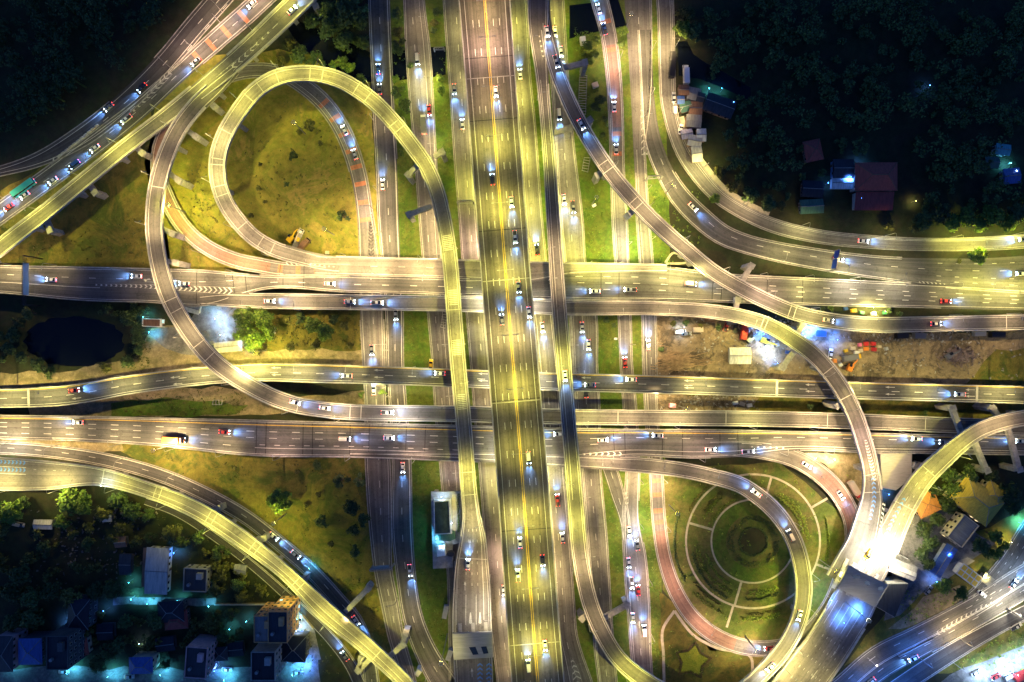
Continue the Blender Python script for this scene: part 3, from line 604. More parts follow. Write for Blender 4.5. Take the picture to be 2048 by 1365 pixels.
deck('D2', 'yellow lit diagonal ramp crossing the upper left corner', M_DECKD, lines=[dict(f=-.1, dash=DA, rg=(0, (430, 160)))], edge=1.0, par=((0, 1), [(0, (470, 130)), ((395, 190), 1)]), beams=[(170, 361, 190, 386), (262, 288, 284, 306), (86, 430, 100, 462), (618, -16, 632, 14)])
chevrons('D2', [(420, 172, 8), (445, 152, 12), (505, 98, 8), (540, 62, 3)], 10, arm=1.2)
deck('L2', 'long grey ramp that leaves the diagonal ramp, sweeps round the pond side and runs east', M_DECKD, edge=1.0, par=([((400, 205), 1)], [((425, 182), 1)]), beams=[(412, 195, 428, 213), (362, 252, 392, 274), (328, 340, 358, 362), (318, 455, 345, 468), (322, 520, 350, 526), (1700, 842, 1688, 812, 4.0)], piers=30)
crosslines('L2', [(318, 375), (340, 600), (352, 622), (395, 690), (418, 715), (596, 812), (700, 825), (722, 826), (1236, 835), (1452, 838), (1655, 842), (1851, 848)], .3)
deck('E1', 'upper east west viaduct with dark expansion joints', M_AS, 'viaduct', name='viaduct', lines=[dict(f=-.35, dash=DA, rg=(0, (480, 575))), dict(f=0.05, dash=DA, rg=((520, 565), 1)), dict(f=.4, dash=DA, rg=((1130, 570), 1)), dict(f=-.3, dash=DA, rg=((1130, 560), 1)), dict(f=.2, rg=(0, (200, 575)))], edge=1.0,
     joints=[(393, 575), (467, 570), (492, 570), (566, 567), (607, 568), (682, 569), (920, 575), (1202, 570), (1238, 570), (1425, 580), (1443, 580), (1534, 583), (1605, 585)], par=([(0, (500, 548)), ((520, 550), (940, 558)), ((1350, 550), (1820, 568))], [(0, (420, 610)), ((510, 583), (1880, 616))]), pm=M_COND)
chevrons('E1', [(470, 583, 15), (330, 575, 9), (190, 570, 3)], 28, arm=.9)
deck('E1a', 'collector lanes along the north side of the upper viaduct', M_DECK, 'viaduct', name='viaduct', lines=[dict(f=0, dash=DA, rg=((720, 532), (1064, 545)))], edge=.6, par=((.06, 1), None), piers=0)
chevrons('E1a', [(566, 525, 9), (610, 529, 7), (670, 534, 2)], 11, arm=1.0, dz=.05)
deck('CR', 'ramp that leaves the upper viaduct and arcs south to the eastern toll plaza', M_DECKD, edge=.9, par=(([((500, 588), (1752, 980))]), [(.02, 1)]), beams=[(1600, 690, 1566, 735), (1585, 680, 1606, 652), (1470, 632, 1476, 600), (1692, 800, 1675, 812)])
crosslines('CR', [(701, 605), (1524, 648), (1532, 651), (1692, 795), (1656, 742), (1741, 950), (1745, 985)], .3)
chevrons('CR', [(1751, 965, 6), (1742, 925, 9), (1731, 880, 5)], 14, arm=.6)
deck('E2', 'two lane viaduct with white lane arrows and a yellow edge line', M_AS, 'viaduct', name='viaduct', lines=[dict(f=0, dash=(3.4, 6.5)), dict(f=-.84, c='y', w=.3), dict(f=.72)], edge=0)
arrows('E2', [(153, 784), (153, 797), (350, 755), (355, 768), (552, 736), (552, 750), (757, 741), (757, 755), (966, 748), (966, 762), (1172, 756), (1172, 769), (1378, 762), (1378, 776), (1620, 770), (1620, 783), (1780, 775), (1780, 789), (1940, 780), (1940, 793)], -1)
crosslines('E2', [(57, 797), (1554, 776), (1954, 789)], 1.0)
deck('E4', 'lower main viaduct carrying four lanes east and west', M_AS, 'viaduct', name='viaduct', lines=[dict(f=-.72, c='y', w=.3), dict(f=-.36, dash=(3.4, 6.5)), dict(f=0, dash=(3.4, 6.5), rg=(0, (1240, 886))), dict(f=.38, dash=(2.4, 4), rg=((510, 880), (960, 895))), dict(f=.55, rg=((510, 885), 1)), dict(f=.5, dash=(3.4, 6.5), rg=(0, (500, 870)))], edge=.9,
     joints=[(513, 870), (532, 872), (606, 874), (625, 874), (700, 876), (738, 878), (812, 882), (850, 883), (1228, 890), (1250, 890), (1325, 885), (1365, 885), (1440, 885), (1476, 885)], par=((0, 1), [(0, (960, 926)), ((1250, 914), (1420, 917)), ((1600, 904), 1)]), pm=M_COND)
chevrons('E4', [(1250, 908, 8), (1200, 908, 7), (1165, 909, 3)], 7, arm=.9)
chevrons('E4', [(1575, 897, 6), (1530, 895, 4), (1500, 894, 2)], 6, arm=.9)
deck('S1', 'smooth yellow ramp sweeping down the lower left corner', M_DECK, edge=1.0, lines=[dict(f=.15, w=.2, rg=((200, 955), 1))], beams=[(690, 1225, 736, 1178), (775, 1318, 806, 1290), (806, 1290, 811, 1268), (755, 1305, 716, 1342), (716, 1342, 722, 1318), (590, 1158, 607, 1160), (512, 1080, 527, 1078), (420, 1022, 436, 1018)], piers=26)
crosslines('S1', [(206, 953), (312, 978), (322, 984), (420, 1027), (432, 1033), (510, 1085), (520, 1093), (595, 1160), (605, 1170), (756, 1308)], .3)
deck('SR', 'dark flyover right of the central viaduct that loops round the garden', M_DECKD, edge=1.0, lines=[dict(f=.3, rg=((1085, 160), (1150, 1000)), w=.2)], par=([(0, (1092, 60)), ((1086, 170), (1240, 928))], [(0, (1240, 930))]), beams=[(1098, 268, 1138, 257), (1200, 1242, 1254, 1212), (1180, 1222, 1164, 1238), (1570, 1290, 1580, 1300)])
chevrons('SR', [(1088, 120, 5), (1083, 95, 4), (1078, 70, 2)], 5, arm=.8)
deck('NR', 'flyover ramp curving from the north to the east, lit blue at its top', M_DECKD, edge=1.0, par=([((1092, 130), 1)], [((1100, 60), 1)]), beams=[(1110, 138, 1170, 125), (1216, 340, 1196, 350), (1278, 414, 1262, 425), (1160, 255, 1180, 240), (1478, 575, 1503, 532), (1372, 500, 1392, 522)])
crosslines('NR', [(1208, 325), (1218, 340), (1266, 402), (1276, 414), (1590, 625), (1580, 620), (2013, 646)], .3)
deck('SE2', 'toll ramp curving from the east down to the eastern toll plaza', M_DECK, edge=1.0, lines=[dict(f=-.3, dash=(.9, 3.5), rg=((1870, 935), (1770, 1100))), dict(f=.55, m=-2, dash=(2, 5), rg=((1870, 935), (1790, 1080)))], par=(([(0, (1796, 1110)), ((1700, 1240), 1)]), [(0, (1780, 1000)), ((1690, 1240), 1)]),
     beams=[(1930, 880, 1906, 817, 10.5), (1945, 870, 1975, 942, 10.5), (2010, 845, 1986, 817, 11), (2015, 845, 2040, 940, 11), (1858, 948, 1838, 935)])
chevrons('SE2', [(1770, 1004, 4), (1752, 1040, 28), (1735, 1090, 52), (1722, 1115, 60)], 16, arm=.5)
chevrons('SE2', [(1812, 992, 8), (1786, 1040, 8), (1762, 1095, 6)], 12, m=M_BLUEP, arm=.9, outline=False, name='blue_chevrons')
chevrons('CR', [(1746, 950, 8), (1748, 1000, 8), (1740, 1040, 6)], 10, m=M_BLUEP, arm=.9, outline=False, name='blue_chevrons', dz=.05)
crosslines('SE2', [(1815, 1015), (1860, 945)], .3)
q = MB(); r = ROADS['SE2']
for f in (-.5, -.2, .1, .4, .7): line(q, r, f, 0, .2, ((1700, 1215), (1672, 1262)))
for f in (-.62, -.42, -.2, .0, .22, .45): line(q, r, f, 0, .22, ((1668, 1270), (1580, 1390)), (1.1, 4.5), .03)
q.build('lane_marking', M_WHITE, r['root'])
arrows('SE2', [(1672, 1302), (1628, 1350)], 1, 5)
q = MB(); r = ROADS['L1']
for f in (-.22, .32): line(q, r, f, 0, .18, ((944, 1190), (944, 1250)))
for f in (-.32, .0, .34): line(q, r, f, 0, .2, ((944, 1050), (944, 1190)), (1.2, 3.5))
line(q, r, -.62, 0, .22, ((940, 960), (944, 1240))); line(q, r, .8, 0, .22, ((940, 960), (944, 1250)))
q.build('lane_marking', M_WHITE, r['root'])
arrows('L1', [(940, 1088), (930, 1172), (944, 1345)], -1, 4)
chevrons('L1', [(941, 1250, 7), (941, 1225, 2)], 9, arm=.6, dz=.04); chevrons('L1', [(960, 1250, 7), (960, 1225, 2)], 9, arm=.6, dz=.04)
for cx in (960, 978): chevrons('L1', [(cx, 1322, 11), (cx, 1375, 11)], 6, m=M_BLUEP, arm=.7, outline=False, name='blue_chevrons', dz=.04)
q = MB(); r = ROADS['S1']
for f in (-.45, -.02): line(q, r, f, 0, .3, (0, (52, 945)))
line(q, r, -.35, 0, .2, ((60, 945), (150, 945)), (1.2, 3)); q.build('lane_marking', M_WHITE, r['root'])
for dy in (925, 940): chevrons('S1', [(-40, dy - 3, 8), (52, dy + 1, 8)], 12, m=M_BLUEP, arm=.6, flip=-1, outline=False, name='blue_chevrons', dz=.04)
# ------------------------------------------------------------------ street lamps: pole, arm, head, glowing lens and the light it gives
TINT = {'Y': (.99, .90, .14), 'U': (1, .83, .26), 'W': (1, .71, .31), 'P': (1, .64, .42), 'K': (1, .84, .58), 'C': (.10, .62, 1), 'B': (.07, .25, 1), 'I': (.45, .68, 1), 'A': (1, .88, .62)}
M_LENS = {k: mat('lamp_lens_' + n, (.8, .8, .8), .3, 0, TINT[k], 60) for k, n in dict(Y='yellow', U='straw', W='amber', P='pink', K='cream', C='cyan', B='blue', I='icy', A='warm').items()}
def batwing(l, k=1.25):
    """road lantern optics: more light sideways than straight down, so the road is lit evenly"""
    l.use_nodes = True; t = l.node_tree; em = t.nodes['Emission']
    tc = t.nodes.new('ShaderNodeTexCoord'); sx = t.nodes.new('ShaderNodeSeparateXYZ'); t.links.new(tc.outputs['Normal'], sx.inputs[0])
    ab = t.nodes.new('ShaderNodeMath'); ab.operation = 'ABSOLUTE'; t.links.new(sx.outputs['Z'], ab.inputs[0])
    mx = t.nodes.new('ShaderNodeMath'); mx.operation = 'MAXIMUM'; t.links.new(ab.outputs[0], mx.inputs[0]); mx.inputs[1].default_value = .33
    pw = t.nodes.new('ShaderNodeMath'); pw.operation = 'POWER'; t.links.new(mx.outputs[0], pw.inputs[0]); pw.inputs[1].default_value = -k
    t.links.new(pw.outputs[0], em.inputs['Strength'])
LD = {}
def lightdata(c, p, size=150, blend=.9, wide=True):
    key = (c, round(p, 2), size, wide)
    if key not in LD:
        l = bpy.data.lights.new('lamp_light', 'SPOT'); l.energy = LAMP * p; l.color = TINT[c]
        l.spot_size = R(size); l.spot_blend = blend; l.shadow_soft_size = .25
        if wide: batwing(l)
        LD[key] = l
    return LD[key]
LM = {}
def lampmesh(kind, H, arm):
    key = (kind, H, arm)
    if key not in LM:
        p = MB(); p.tube([(0, 0, 0), (0, 0, .5), (0, 0, H - 1.2), (.25, 0, H - .3), (arm * .5, 0, H), (arm, 0, H + .1)], [.16, .12, .08, .065, .055, .05], 6)
        h = MB(); h.box((arm + .35, 0, H + .1), (.95, .36, .16), 0, .8)
        l = MB(); l.box((arm + .4, 0, H - .01), (.6, .26, .06))
        LM[key] = (p, h, l)
    return LM[key]
LMESH = {}
def make_lamp(base, rz, c, p, label, H=9.0, arm=2.2, group=None, size=150):
    key = (H, arm, c)
    if key not in LMESH:
        pm, hm, lm = lampmesh('s', H, arm)
        LMESH[key] = (pm.mesh('pole', M_STEEL), hm.mesh('lamp_head', M_STEEL), lm.mesh('lens', M_LENS[c]))
    root = thing('street_lamp', label, 'street lamp', base, rz, group)
    a, b, d = LMESH[key]
    link('pole', a, root); link('lamp_head', b, root); link('lens', d, root)
    lo = link('lamp_light', lightdata(c, p, size), root, (arm + .4, 0, H - .12))
    return root
LAMPS = '''
D2 r 585,15,Y,1.1 520,78,Y,.35 425,175,Y,1.2 330,235,Y,.45 245,300,Y,1.3 165,362,Y,.4 80,430,Y,1.1 5,492,Y,1
L2 r 355,262,W,0.45 318,355,W,1.30 306,450,W,1.30 325,560,W,1.17 380,665,W,1.17 470,752,W,1.17 580,808,W,1.30 680,822,W,1.43 800,826,K,1.56 1172,833,U,1.04 1250,835,W,1.17 1350,837,W,1.30 1500,839,U,1.30 1620,841,W,1.43 1800,846,W,1.04
L1 l 625,520,W,0.64 545,495,W,0.88 478,442,W,1.12 438,362,U,1.36 444,285,U,1.28 490,210,Y,0.96 560,155,Y,1.04 645,150,Y,1.12 728,190,Y,1.04 798,258,Y,1.12 850,330,Y,0.96 900,500,Y,1.12 907,590,Y,1.12 913,690,Y,1.12 921,765,Y,0.96 937,955,Y,1.20 943,1045,U,0.88 944,1150,W,0.56 944,1225,K,0.96
SR r 1076,90,W,.9 1083,200,W,.5 1098,300,Y,1 1108,500,W,.7 1113,560,W,.7 1127,730,Y,1.5 1146,960,Y,1.3 1154,1050,Y,1.3 1167,1135,W,1.4 1195,1242,W,.6 1262,1345,Y,1.2 1532,1338,U,1.8 1575,1285,U,1.3 1602,1215,Y,1.2 1605,1150,Y,1.1 1575,1055,W,.5 1515,990,W,.5 1424,950,W,.6 1320,934,W,.6 1200,925,W,.8
NR l 1217,342,W,1.04 1290,422,W,1.17 1360,490,W,1.30 1440,553,W,1.17 1530,602,P,1.17 1620,635,U,1.30 1735,650,U,1.56 1900,648,W,0.65 2015,646,W,0.78
E1 l 20,560,W,1.17 110,562,W,0.33 380,570,W,1.30 470,570,W,1.43 570,567,W,1.56 660,568,W,1.30 750,570,W,1.43 850,573,W,1.17 1180,550,Y,1.69 1240,550,U,1.95 1330,565,U,1.82 1385,575,U,1.30 1520,580,W,0.78 1610,585,U,1.17 1700,590,K,1.56 1790,592,K,0.78 1900,592,U,0.78 2010,600,U,1.17
E1a l 690,530,W,1.04 760,532,W,1.17 840,537,W,1.04
CR r 500,602,W,1.30 600,604,W,1.30 1240,616,W,0.78 1330,618,W,1.04 1420,624,W,1.17 1500,640,U,1.43 1560,665,Y,1.56 1655,740,W,0.45 1700,812,W,0.91 1725,882,P,1.30 1738,945,W,1.43 1725,1040,K,2.4
SE2 l 1990,848,W,.9 1905,898,Y,.9 1850,965,Y,1.2 1805,1040,U,1.4 1770,1095,A,2.9 1625,1350,U,.3
SE2 r 1735,1108,A,3.4 1592,1350,U,.9
E2 l 20,797,U,1.56 105,793,U,1.17 250,772,U,1.17 400,750,U,1.30 500,742,U,1.95 600,745,U,1.43 700,750,U,0.78 830,755,U,0.39 1240,768,U,0.52 1400,774,U,1.30 1540,777,U,1.30 1700,782,U,1.30 1850,786,U,1.17 2000,790,U,1.17
E4 r 30,856,W,1.56 130,858,W,1.56 240,862,W,1.17 350,868,W,2.60 450,875,W,0.91 560,880,P,0.59 700,884,P,0.52 830,887,P,0.52 1220,890,P,0.78 1400,889,P,0.52 1560,886,W,1.43 1650,886,W,1.95 1760,888,W,0.52
S1 r 10,948,U,1.60 120,950,U,1.60 235,965,Y,0.96 335,1000,Y,0.96 430,1045,Y,1.04 510,1095,Y,1.04 590,1160,Y,1.12 665,1230,Y,1.12 740,1297,Y,1.12 800,1352,Y,0.80
S2 l 30,895,K,1.2 115,903,W,.8 250,930,W,.6 350,961,W,.4 700,1225,W,.2
G2 l 822,55,W,.4 840,170,U,1.4 852,300,W,.8 862,450,W,1 866,515,W,.8 885,690,W,.35 893,790,W,.4 900,940,P,.4
G3 l 905,60,U,1.2 913,170,U,.8 922,270,U,.8 935,380,Y,1.3 940,490,P,1.4 955,660,U,.8 970,790,W,.8 980,960,U,1.2 992,1120,P,1.6 1003,1220,W,1.3 1015,1320,W,1
G1 r 757,240,W,.5 768,380,W,.6 778,470,W,.8 795,700,W,.4 800,790,W,.4 838,1230,W,.3 880,1340,W,.3
L3 l 735,420,P,1.1 738,500,W,1.1 742,690,W,.9 742,775,U,1 770,1200,U,.25 345,415,P,1.2 410,492,P,1.2 490,526,W,1.0
G4 r 1035,60,Y,1.2 1050,190,Y,1.2 1058,310,Y,1.3 1068,420,Y,1.3 1076,505,Y,1.4 1090,655,U,.9 1097,720,U,.9 1108,950,U,1 1117,1050,W,.9 1127,1150,W,.8
G5 r 1112,40,Y,1 1118,110,Y,.8 1130,310,U,.9 1142,420,U,1 1150,505,Y,1.2 1170,690,U,.25 1182,985,W,.7 1195,1100,W,.6 1205,1200,W,.4
G6 l 1215,120,P,1.6 1236,400,U,1.0 1243,490,A,.9 1250,690,W,.7 1265,960,W,1 1266,1050,K,1 1275,1160,P,.8 1283,1270,P,1
G7 l 1275,100,W,1.3 1280,190,W,1.3 1282,380,W,.7 1290,480,U,1.1 1300,690,W,.7 1305,790,W,.7
G7o l 1315,960,P,1.6 1318,1055,P,1.2 1345,1165,P,.7 1410,1255,P,.8 1490,1293,P,.9 1685,995,P,.8 1630,940,W,1.2
G7R r 1305,240,W,.9 1345,365,W,.9 1560,505,U,.5 1680,525,U,.7 1790,540,U,.6 1960,545,Y,1.6 2040,550,Y,1
G8 l 1335,95,W,.9 1345,230,W,.9 1395,345,U,.8 1480,418,W,.5 1600,467,U,.5 1770,478,U,.5 1900,490,Y,.8 2025,484,Y,1.1
D1R r 520,5,P,1.3 455,62,P,1.3 398,110,P,1.2 20,415,W,.8
D1L l 430,12,W,.35 330,125,P,.15
PA r 2000,1195,A,1.5 1905,1250,W,1.2 1830,1295,B,.9 1715,1370,B,.9
G8 r 1945,495,Y,1.2
PB l 2020,1140,I,.6
PC r 1900,1315,I,.5 1790,1375,B,.9
'''  # right-side lamp on the outermost eastern road is added to brighten the bush
WORD = {'Y': 'yellow', 'U': 'straw yellow', 'W': 'amber', 'P': 'pinkish', 'K': 'cream', 'A': 'dazzling white', 'I': 'icy white', 'C': 'cyan', 'B': 'blue'}
# double-armed lamps on the median of the central viaduct, and lamps hung below its deck
todo = []
for ln in LAMPS.strip().splitlines():
    key, side, *it = ln.split()
    for q in it:
        x, y, c, p = q.split(','); r = ROADS[key]; s, _ = near(r, float(x), float(y))
        todo.append([key, s, side, c, float(p)])
for key in sorted({t[0] for t in todo}):
    L = sorted([t for t in todo if t[0] == key], key=lambda t: t[1]); r = ROADS[key]
    for i, (k, s, side, c, p) in enumerate(L):
        sd = 1 if side == 'r' else -1
        b = at(r, s, sd, sd * .45, -.3 if not r['ground'] else 0)
        make_lamp(b, head(r, s) + (math.pi / 2 if sd > 0 else -math.pi / 2), c, p,
                  '%s street lamp on the %s, %s' % (WORD[c], r['phrase'], nth(i + 1, len(L), r['start'])), 9.0, 2.2)
# median lamps of the viaduct: two arms each
r = ROADS['M']
MED = [(968, 25, 'W', .6), (977, 95, 'P', 1.0), (985, 190, 'W', .5), (994, 285, 'Y', .9), (1004, 415, 'Y', 1.0), (1013, 545, 'Y', .8), (1024, 670, 'U', 1.1), (1034, 775, 'Y', .9), (1043, 900, 'Y', .55), (1054, 1040, 'Y', 1), (1063, 1160, 'Y', 1), (1073, 1290, 'Y', 1.0)]
dp = MB(); dp.tube([(0, 0, 0), (0, 0, .5), (0, 0, 10)], [.18, .14, .08], 6)
da = MB(); da.tube([(0, 0, 9.6), (.9, 0, 10), (2.6, 0, 10.1)], .055, 6)
dh = MB(); dh.box((2.95, 0, 10.1), (.95, .36, .16), 0, .8)
dpm, dam, dhm = dp.mesh('pole', M_STEEL), da.mesh('arm', M_STEEL), dh.mesh('lamp_head', M_STEEL)
for i, (x, y, c, p) in enumerate(MED):
    s, _ = near(r, x, y)
    root = thing('median_lamp', 'double armed %s lamp on the central viaduct median, %s' % (WORD[c], nth(i + 1, len(MED), 'north')), 'street lamp', at(r, s), head(r, s) + math.pi / 2, 'double armed lamps along the viaduct median')
    link('pole', dpm, root)
    dl = MB(); dl.box((3, 0, 9.99), (.6, .26, .06)); dlm = dl.mesh('lens', M_LENS[c])
    for a in (0, math.pi):
        link('arm', dam, root, rz=a); h = link('lamp_head', dhm, root, rz=a); link('lens', dlm, h)
        link('lamp_light', lightdata(c, p * 1.2, 136, .9), root, (3 * math.cos(a), 3 * math.sin(a), 9.9))
# luminaires fixed below the central viaduct, over the roads that pass under it
UND = [(965, 607, 'A', .8, 13.2), (1058, 612, 'A', .9, 13.2), (992, 762, 'A', .9, 13.2), (1068, 765, 'A', 1.1, 13.2), (1002, 917, 'A', .8, 12.8), (1082, 920, 'A', .9, 12.8), (1004, 875, 'A', .35, 12.8)]
for i, (x, y, c, p, z) in enumerate(UND):
    b = W(x, y, z)
    root = thing('underdeck_lamp', 'white lamp fixed below the central viaduct, %s' % nth(i + 1, len(UND), 'north'), 'street lamp', b, 0, 'lamps under the central viaduct')
    hb = MB(); hb.box((0, 0, .12), (1.2, .5, .2), 0, .8); hb.tube([(0, 0, .2), (0, 0, 16 - 2.2 - z + .1)], .06, 6); hb.build('lamp_head', M_STEEL, root)
    lb = MB(); lb.box((0, 0, -.01), (.9, .36, .06)); lb.build('lens', M_LENS[c], root)
    link('lamp_light', lightdata(c, p, 165), root, (0, 0, -.12))
# tall masts with floodlight rings standing on the grass
MASTS = [(668, 470, 'U', 3.6, 'on the lawn inside the loop'), (372, 425, 'Y', 4.2, 'between the loop and the red ring road'), (532, 702, 'Y', 3.4, 'at the edge of the scrub below the upper viaduct'), (572, 1028, 'Y', 1.6, 'beside the round tree on the southern grass'),
         (344, 890, 'W', 2.2, 'at the south edge of the lower viaduct'), (1250, 62, 'W', 1.2, 'between the frontage roads by the canal'), (1332, 385, 'Y', 1.3, 'on the grass wedge of the curving slip road'), (1184, 410, 'Y', .7, 'on the verge beside the eastern flyover'),
         (1358, 812, 'U', .8, 'by the white heap south of the dirt yard'), (1338, 1010, 'Y', 1.1, 'at the start of the garden ring road'), (2012, 1216, 'A', 1.3, 'on the barrier of the dual road'),
         (610, 268, 'U', .55, 'north of the lone bush on the loop lawn'), (1490, 1272, 'U', 1.0, 'on the garden lawn by the ring road'), (1640, 1120, 'Y', .8, 'east of the garden path ring'), (1672, 1190, 'K', .7, 'over the south eastern toll canopy'), (895, 1268, 'U', 1.3, 'over the western toll canopy')]  # the two canopy masts are added to brighten the dark canopy roofs
mp = MB(); mp.tube([(0, 0, 0), (0, 0, 1), (0, 0, 16)], [.3, .24, .12], 8)
mr = MB()
for k in range(6):
    a = k * math.pi / 3; mr.box((.7 * math.cos(a), .7 * math.sin(a), 16), (.5, .42, .3), a)
mr.tube([(.6 * math.cos(t), .6 * math.sin(t), 16.2) for t in [k * math.pi / 6 for k in range(13)]], .05, 5)
mpm, mrm = mp.mesh('pole', M_STEEL), mr.mesh('lamp_head', M_STEEL)
for x, y, c, p, where in MASTS:
    b = W(x, y); root = thing('mast_light', 'tall pale mast light standing ' + where, 'mast light', b, 0)
    if 'canopy' in where: root.scale = (1, 1, 1.75)
    link('pole', mpm, root); link('lamp_head', mrm, root)
    ml = MB()
    for k in range(6):
        a = k * math.pi / 3; ml.box((.75 * math.cos(a), .75 * math.sin(a), 15.83), (.4, .34, .04), a)
    ml.build('lens', M_LENS[c], root)
    link('lamp_light', lightdata(c, p, 160), root, (0, 0, 15.7))
# floodlights and small lamps of yards, houses and the village street: short post with a box head
FLOODS = [(440, 640, 6, 'I', .9, 'at the site office yard by the upper viaduct'), (452, 672, 5, 'I', .35, 'in the middle of the site office yard'), (490, 690, 4, 'B', .3, 'at the east end of the cream site cabin'), (310, 664, 4, 'C', .28, 'south of the small walled hut by the pond'), (298, 634, 4, 'C', .15, 'north of the small walled hut by the pond'), (420, 604, 4, 'C', .2, 'close under the edge of the upper viaduct'),
          (1516, 668, 6, 'B', 1.7, 'among the parked machines west of the arc ramp'), (1535, 700, 6, 'I', .7, 'beside the grey roofed shed in the dirt yard'), (1622, 655, 6, 'B', 1.9, 'between the two ramps over the construction yard'), (1600, 672, 6, 'I', .8, 'under the arc ramp in the construction yard'), (1660, 680, 6, 'B', .5, 'east of the arc ramp in the construction yard'), (1360, 664, 4, 'I', .25, 'beside the white van in the dirt yard'),
          (1732, 616, 7, 'U', 2.6, 'blazing between the upper viaduct and the flyover'), (1755, 622, 6, 'U', 1.6, 'second of two blazing between viaduct and flyover'), (1545, 727, 5, 'B', .25, 'beside the pier beam in the dirt yard'),
          (886, 992, 9.5, 'I', .3, 'at the north end of the toll office roof'), (872, 1072, 9.5, 'C', .35, 'at the west corner of the toll office'), (886, 1086, 9.5, 'I', .35, 'at the south end of the toll office roof'), (908, 1040, 10, 'I', .12, 'between the toll office and the ramp'),
          (214, 968, 10, 'I', .35, 'on the parapet where the yellow ramp narrows'),
          (355, 1100, 4, 'B', .3, 'by the north east corner of the white shed'), (338, 1096, 4, 'B', .2, 'by the north wall of the white shed'), (267, 1158, 4, 'C', .14, 'west of the white shed'), (270, 1192, 4, 'C', .3, 'at the west end of the cyan lane'), (302, 1200, 4, 'C', .3, 'at the south end of the white shed'), (365, 1196, 4, 'C', .3, 'west of the flat topped house'), (424, 1208, 4, 'C', .12, 'at the east end of the cyan lane'),
          (180, 1222, 4, 'B', .25, 'among the black roofs of the village'), (220, 1215, 4, 'B', .12, 'beside the dark trees of the village'), (140, 1245, 4, 'B', .4, 'on the violet lit wall of a black house'), (152, 1280, 4, 'B', .25, 'beside the small red roof of the village'), (90, 1308, 5, 'B', .6, 'between the two tall black houses'), (34, 1325, 5, 'C', .35, 'at the west end of the village street'), (150, 1335, 5, 'C', .5, 'in front of the small red roof'), (230, 1345, 5, 'C', .5, 'on the village street by the round dark trees'), (330, 1340, 5, 'C', .45, 'on the village street by the small flat block'), (440, 1330, 5, 'B', .6, 'in front of the pink lit block'), (455, 1350, 5, 'C', .5, 'on the village street by the dark tower block'), (290, 1281, 4, 'I', .06, 'in the black gap between the village houses'),
          (600, 1228, 5, 'C', .55, 'north of the orange block courtyard'), (600, 1255, 5, 'I', .4, 'in the orange block courtyard'), (612, 1325, 5, 'B', .6, 'at the south end of the courtyard'), (590, 1340, 5, 'C', .5, 'beside the dark tower block'), (500, 1238, 4, 'C', .12, 'behind the orange apartment block'), (465, 1250, 4, 'C', .12, 'among the dark village trees'), (625, 1130, 4, 'C', .12, 'under the yellow south western ramp'),
          (1716, 333, 5, 'B', .35, 'at the corner of the red hipped house'), (1690, 362, 5, 'B', .55, 'west of the red hipped house'), (1716, 400, 4, 'B', .2, 'along the west wall of the red hipped house'), (1650, 370, 4, 'B', .08, 'west of the blue lit court'), (1849, 180, 4, 'B', .1, 'alone in the black woodland'), (2010, 330, 4, 'C', .3, 'north of the pale cyan roof'), (2022, 346, 4, 'I', .2, 'east of the dark eastern houses'), (1822, 405, 3, 'U', .12, 'east of the red hipped house'), (1415, 183, 4, 'C', .22, 'at the ditch by the roadside shacks'), (1440, 185, 4, 'C', .15, 'beside the dark roofed shack in the trees'), (1460, 212, 4, 'B', .08, 'east of the dark roofed shack'),
          (1888, 1105, 4, 'B', .7, 'at the north end of the blue car port'), (1862, 1155, 4, 'B', .2, 'at the south end of the blue car port'), (2036, 1045, 4, 'C', .8, 'beside the garden wall of the yellow house'), (2005, 1080, 5, 'U', .5, 'south of the yellow roofed house'), (1960, 1150, 5, 'U', .6, 'over the yellow panelled kiosk'), (1770, 985, 4, 'B', .6, 'below the big grey shed at the ramp fork'), (1620, 912, 5, 'A', 1.0, 'beside the slip road work ground'), (1660, 915, 5, 'A', .8, 'in the sandy work ground'), (1968, 968, 4, 'B', .12, 'north of the yellow roofed house'),
          (1960, 1345, 7, 'I', 1.6, 'in the bright parking lot, west side'), (2010, 1335, 7, 'I', 2, 'in the bright parking lot, middle'), (2045, 1310, 7, 'I', 1.4, 'in the bright parking lot, east side'), (1735, 1316, 8, 'K', .5, 'on a bare post west of the dual road'), (1655, 1192, 9.4, 'B', 1.2, 'at the south west edge of the eastern toll canopy'), (1715, 1222, 9.4, 'B', 1.4, 'at the south east edge of the eastern toll canopy'), (1678, 1240, 9.4, 'B', .9, 'on the blue lit lanes below the eastern toll canopy')]
FM = {}
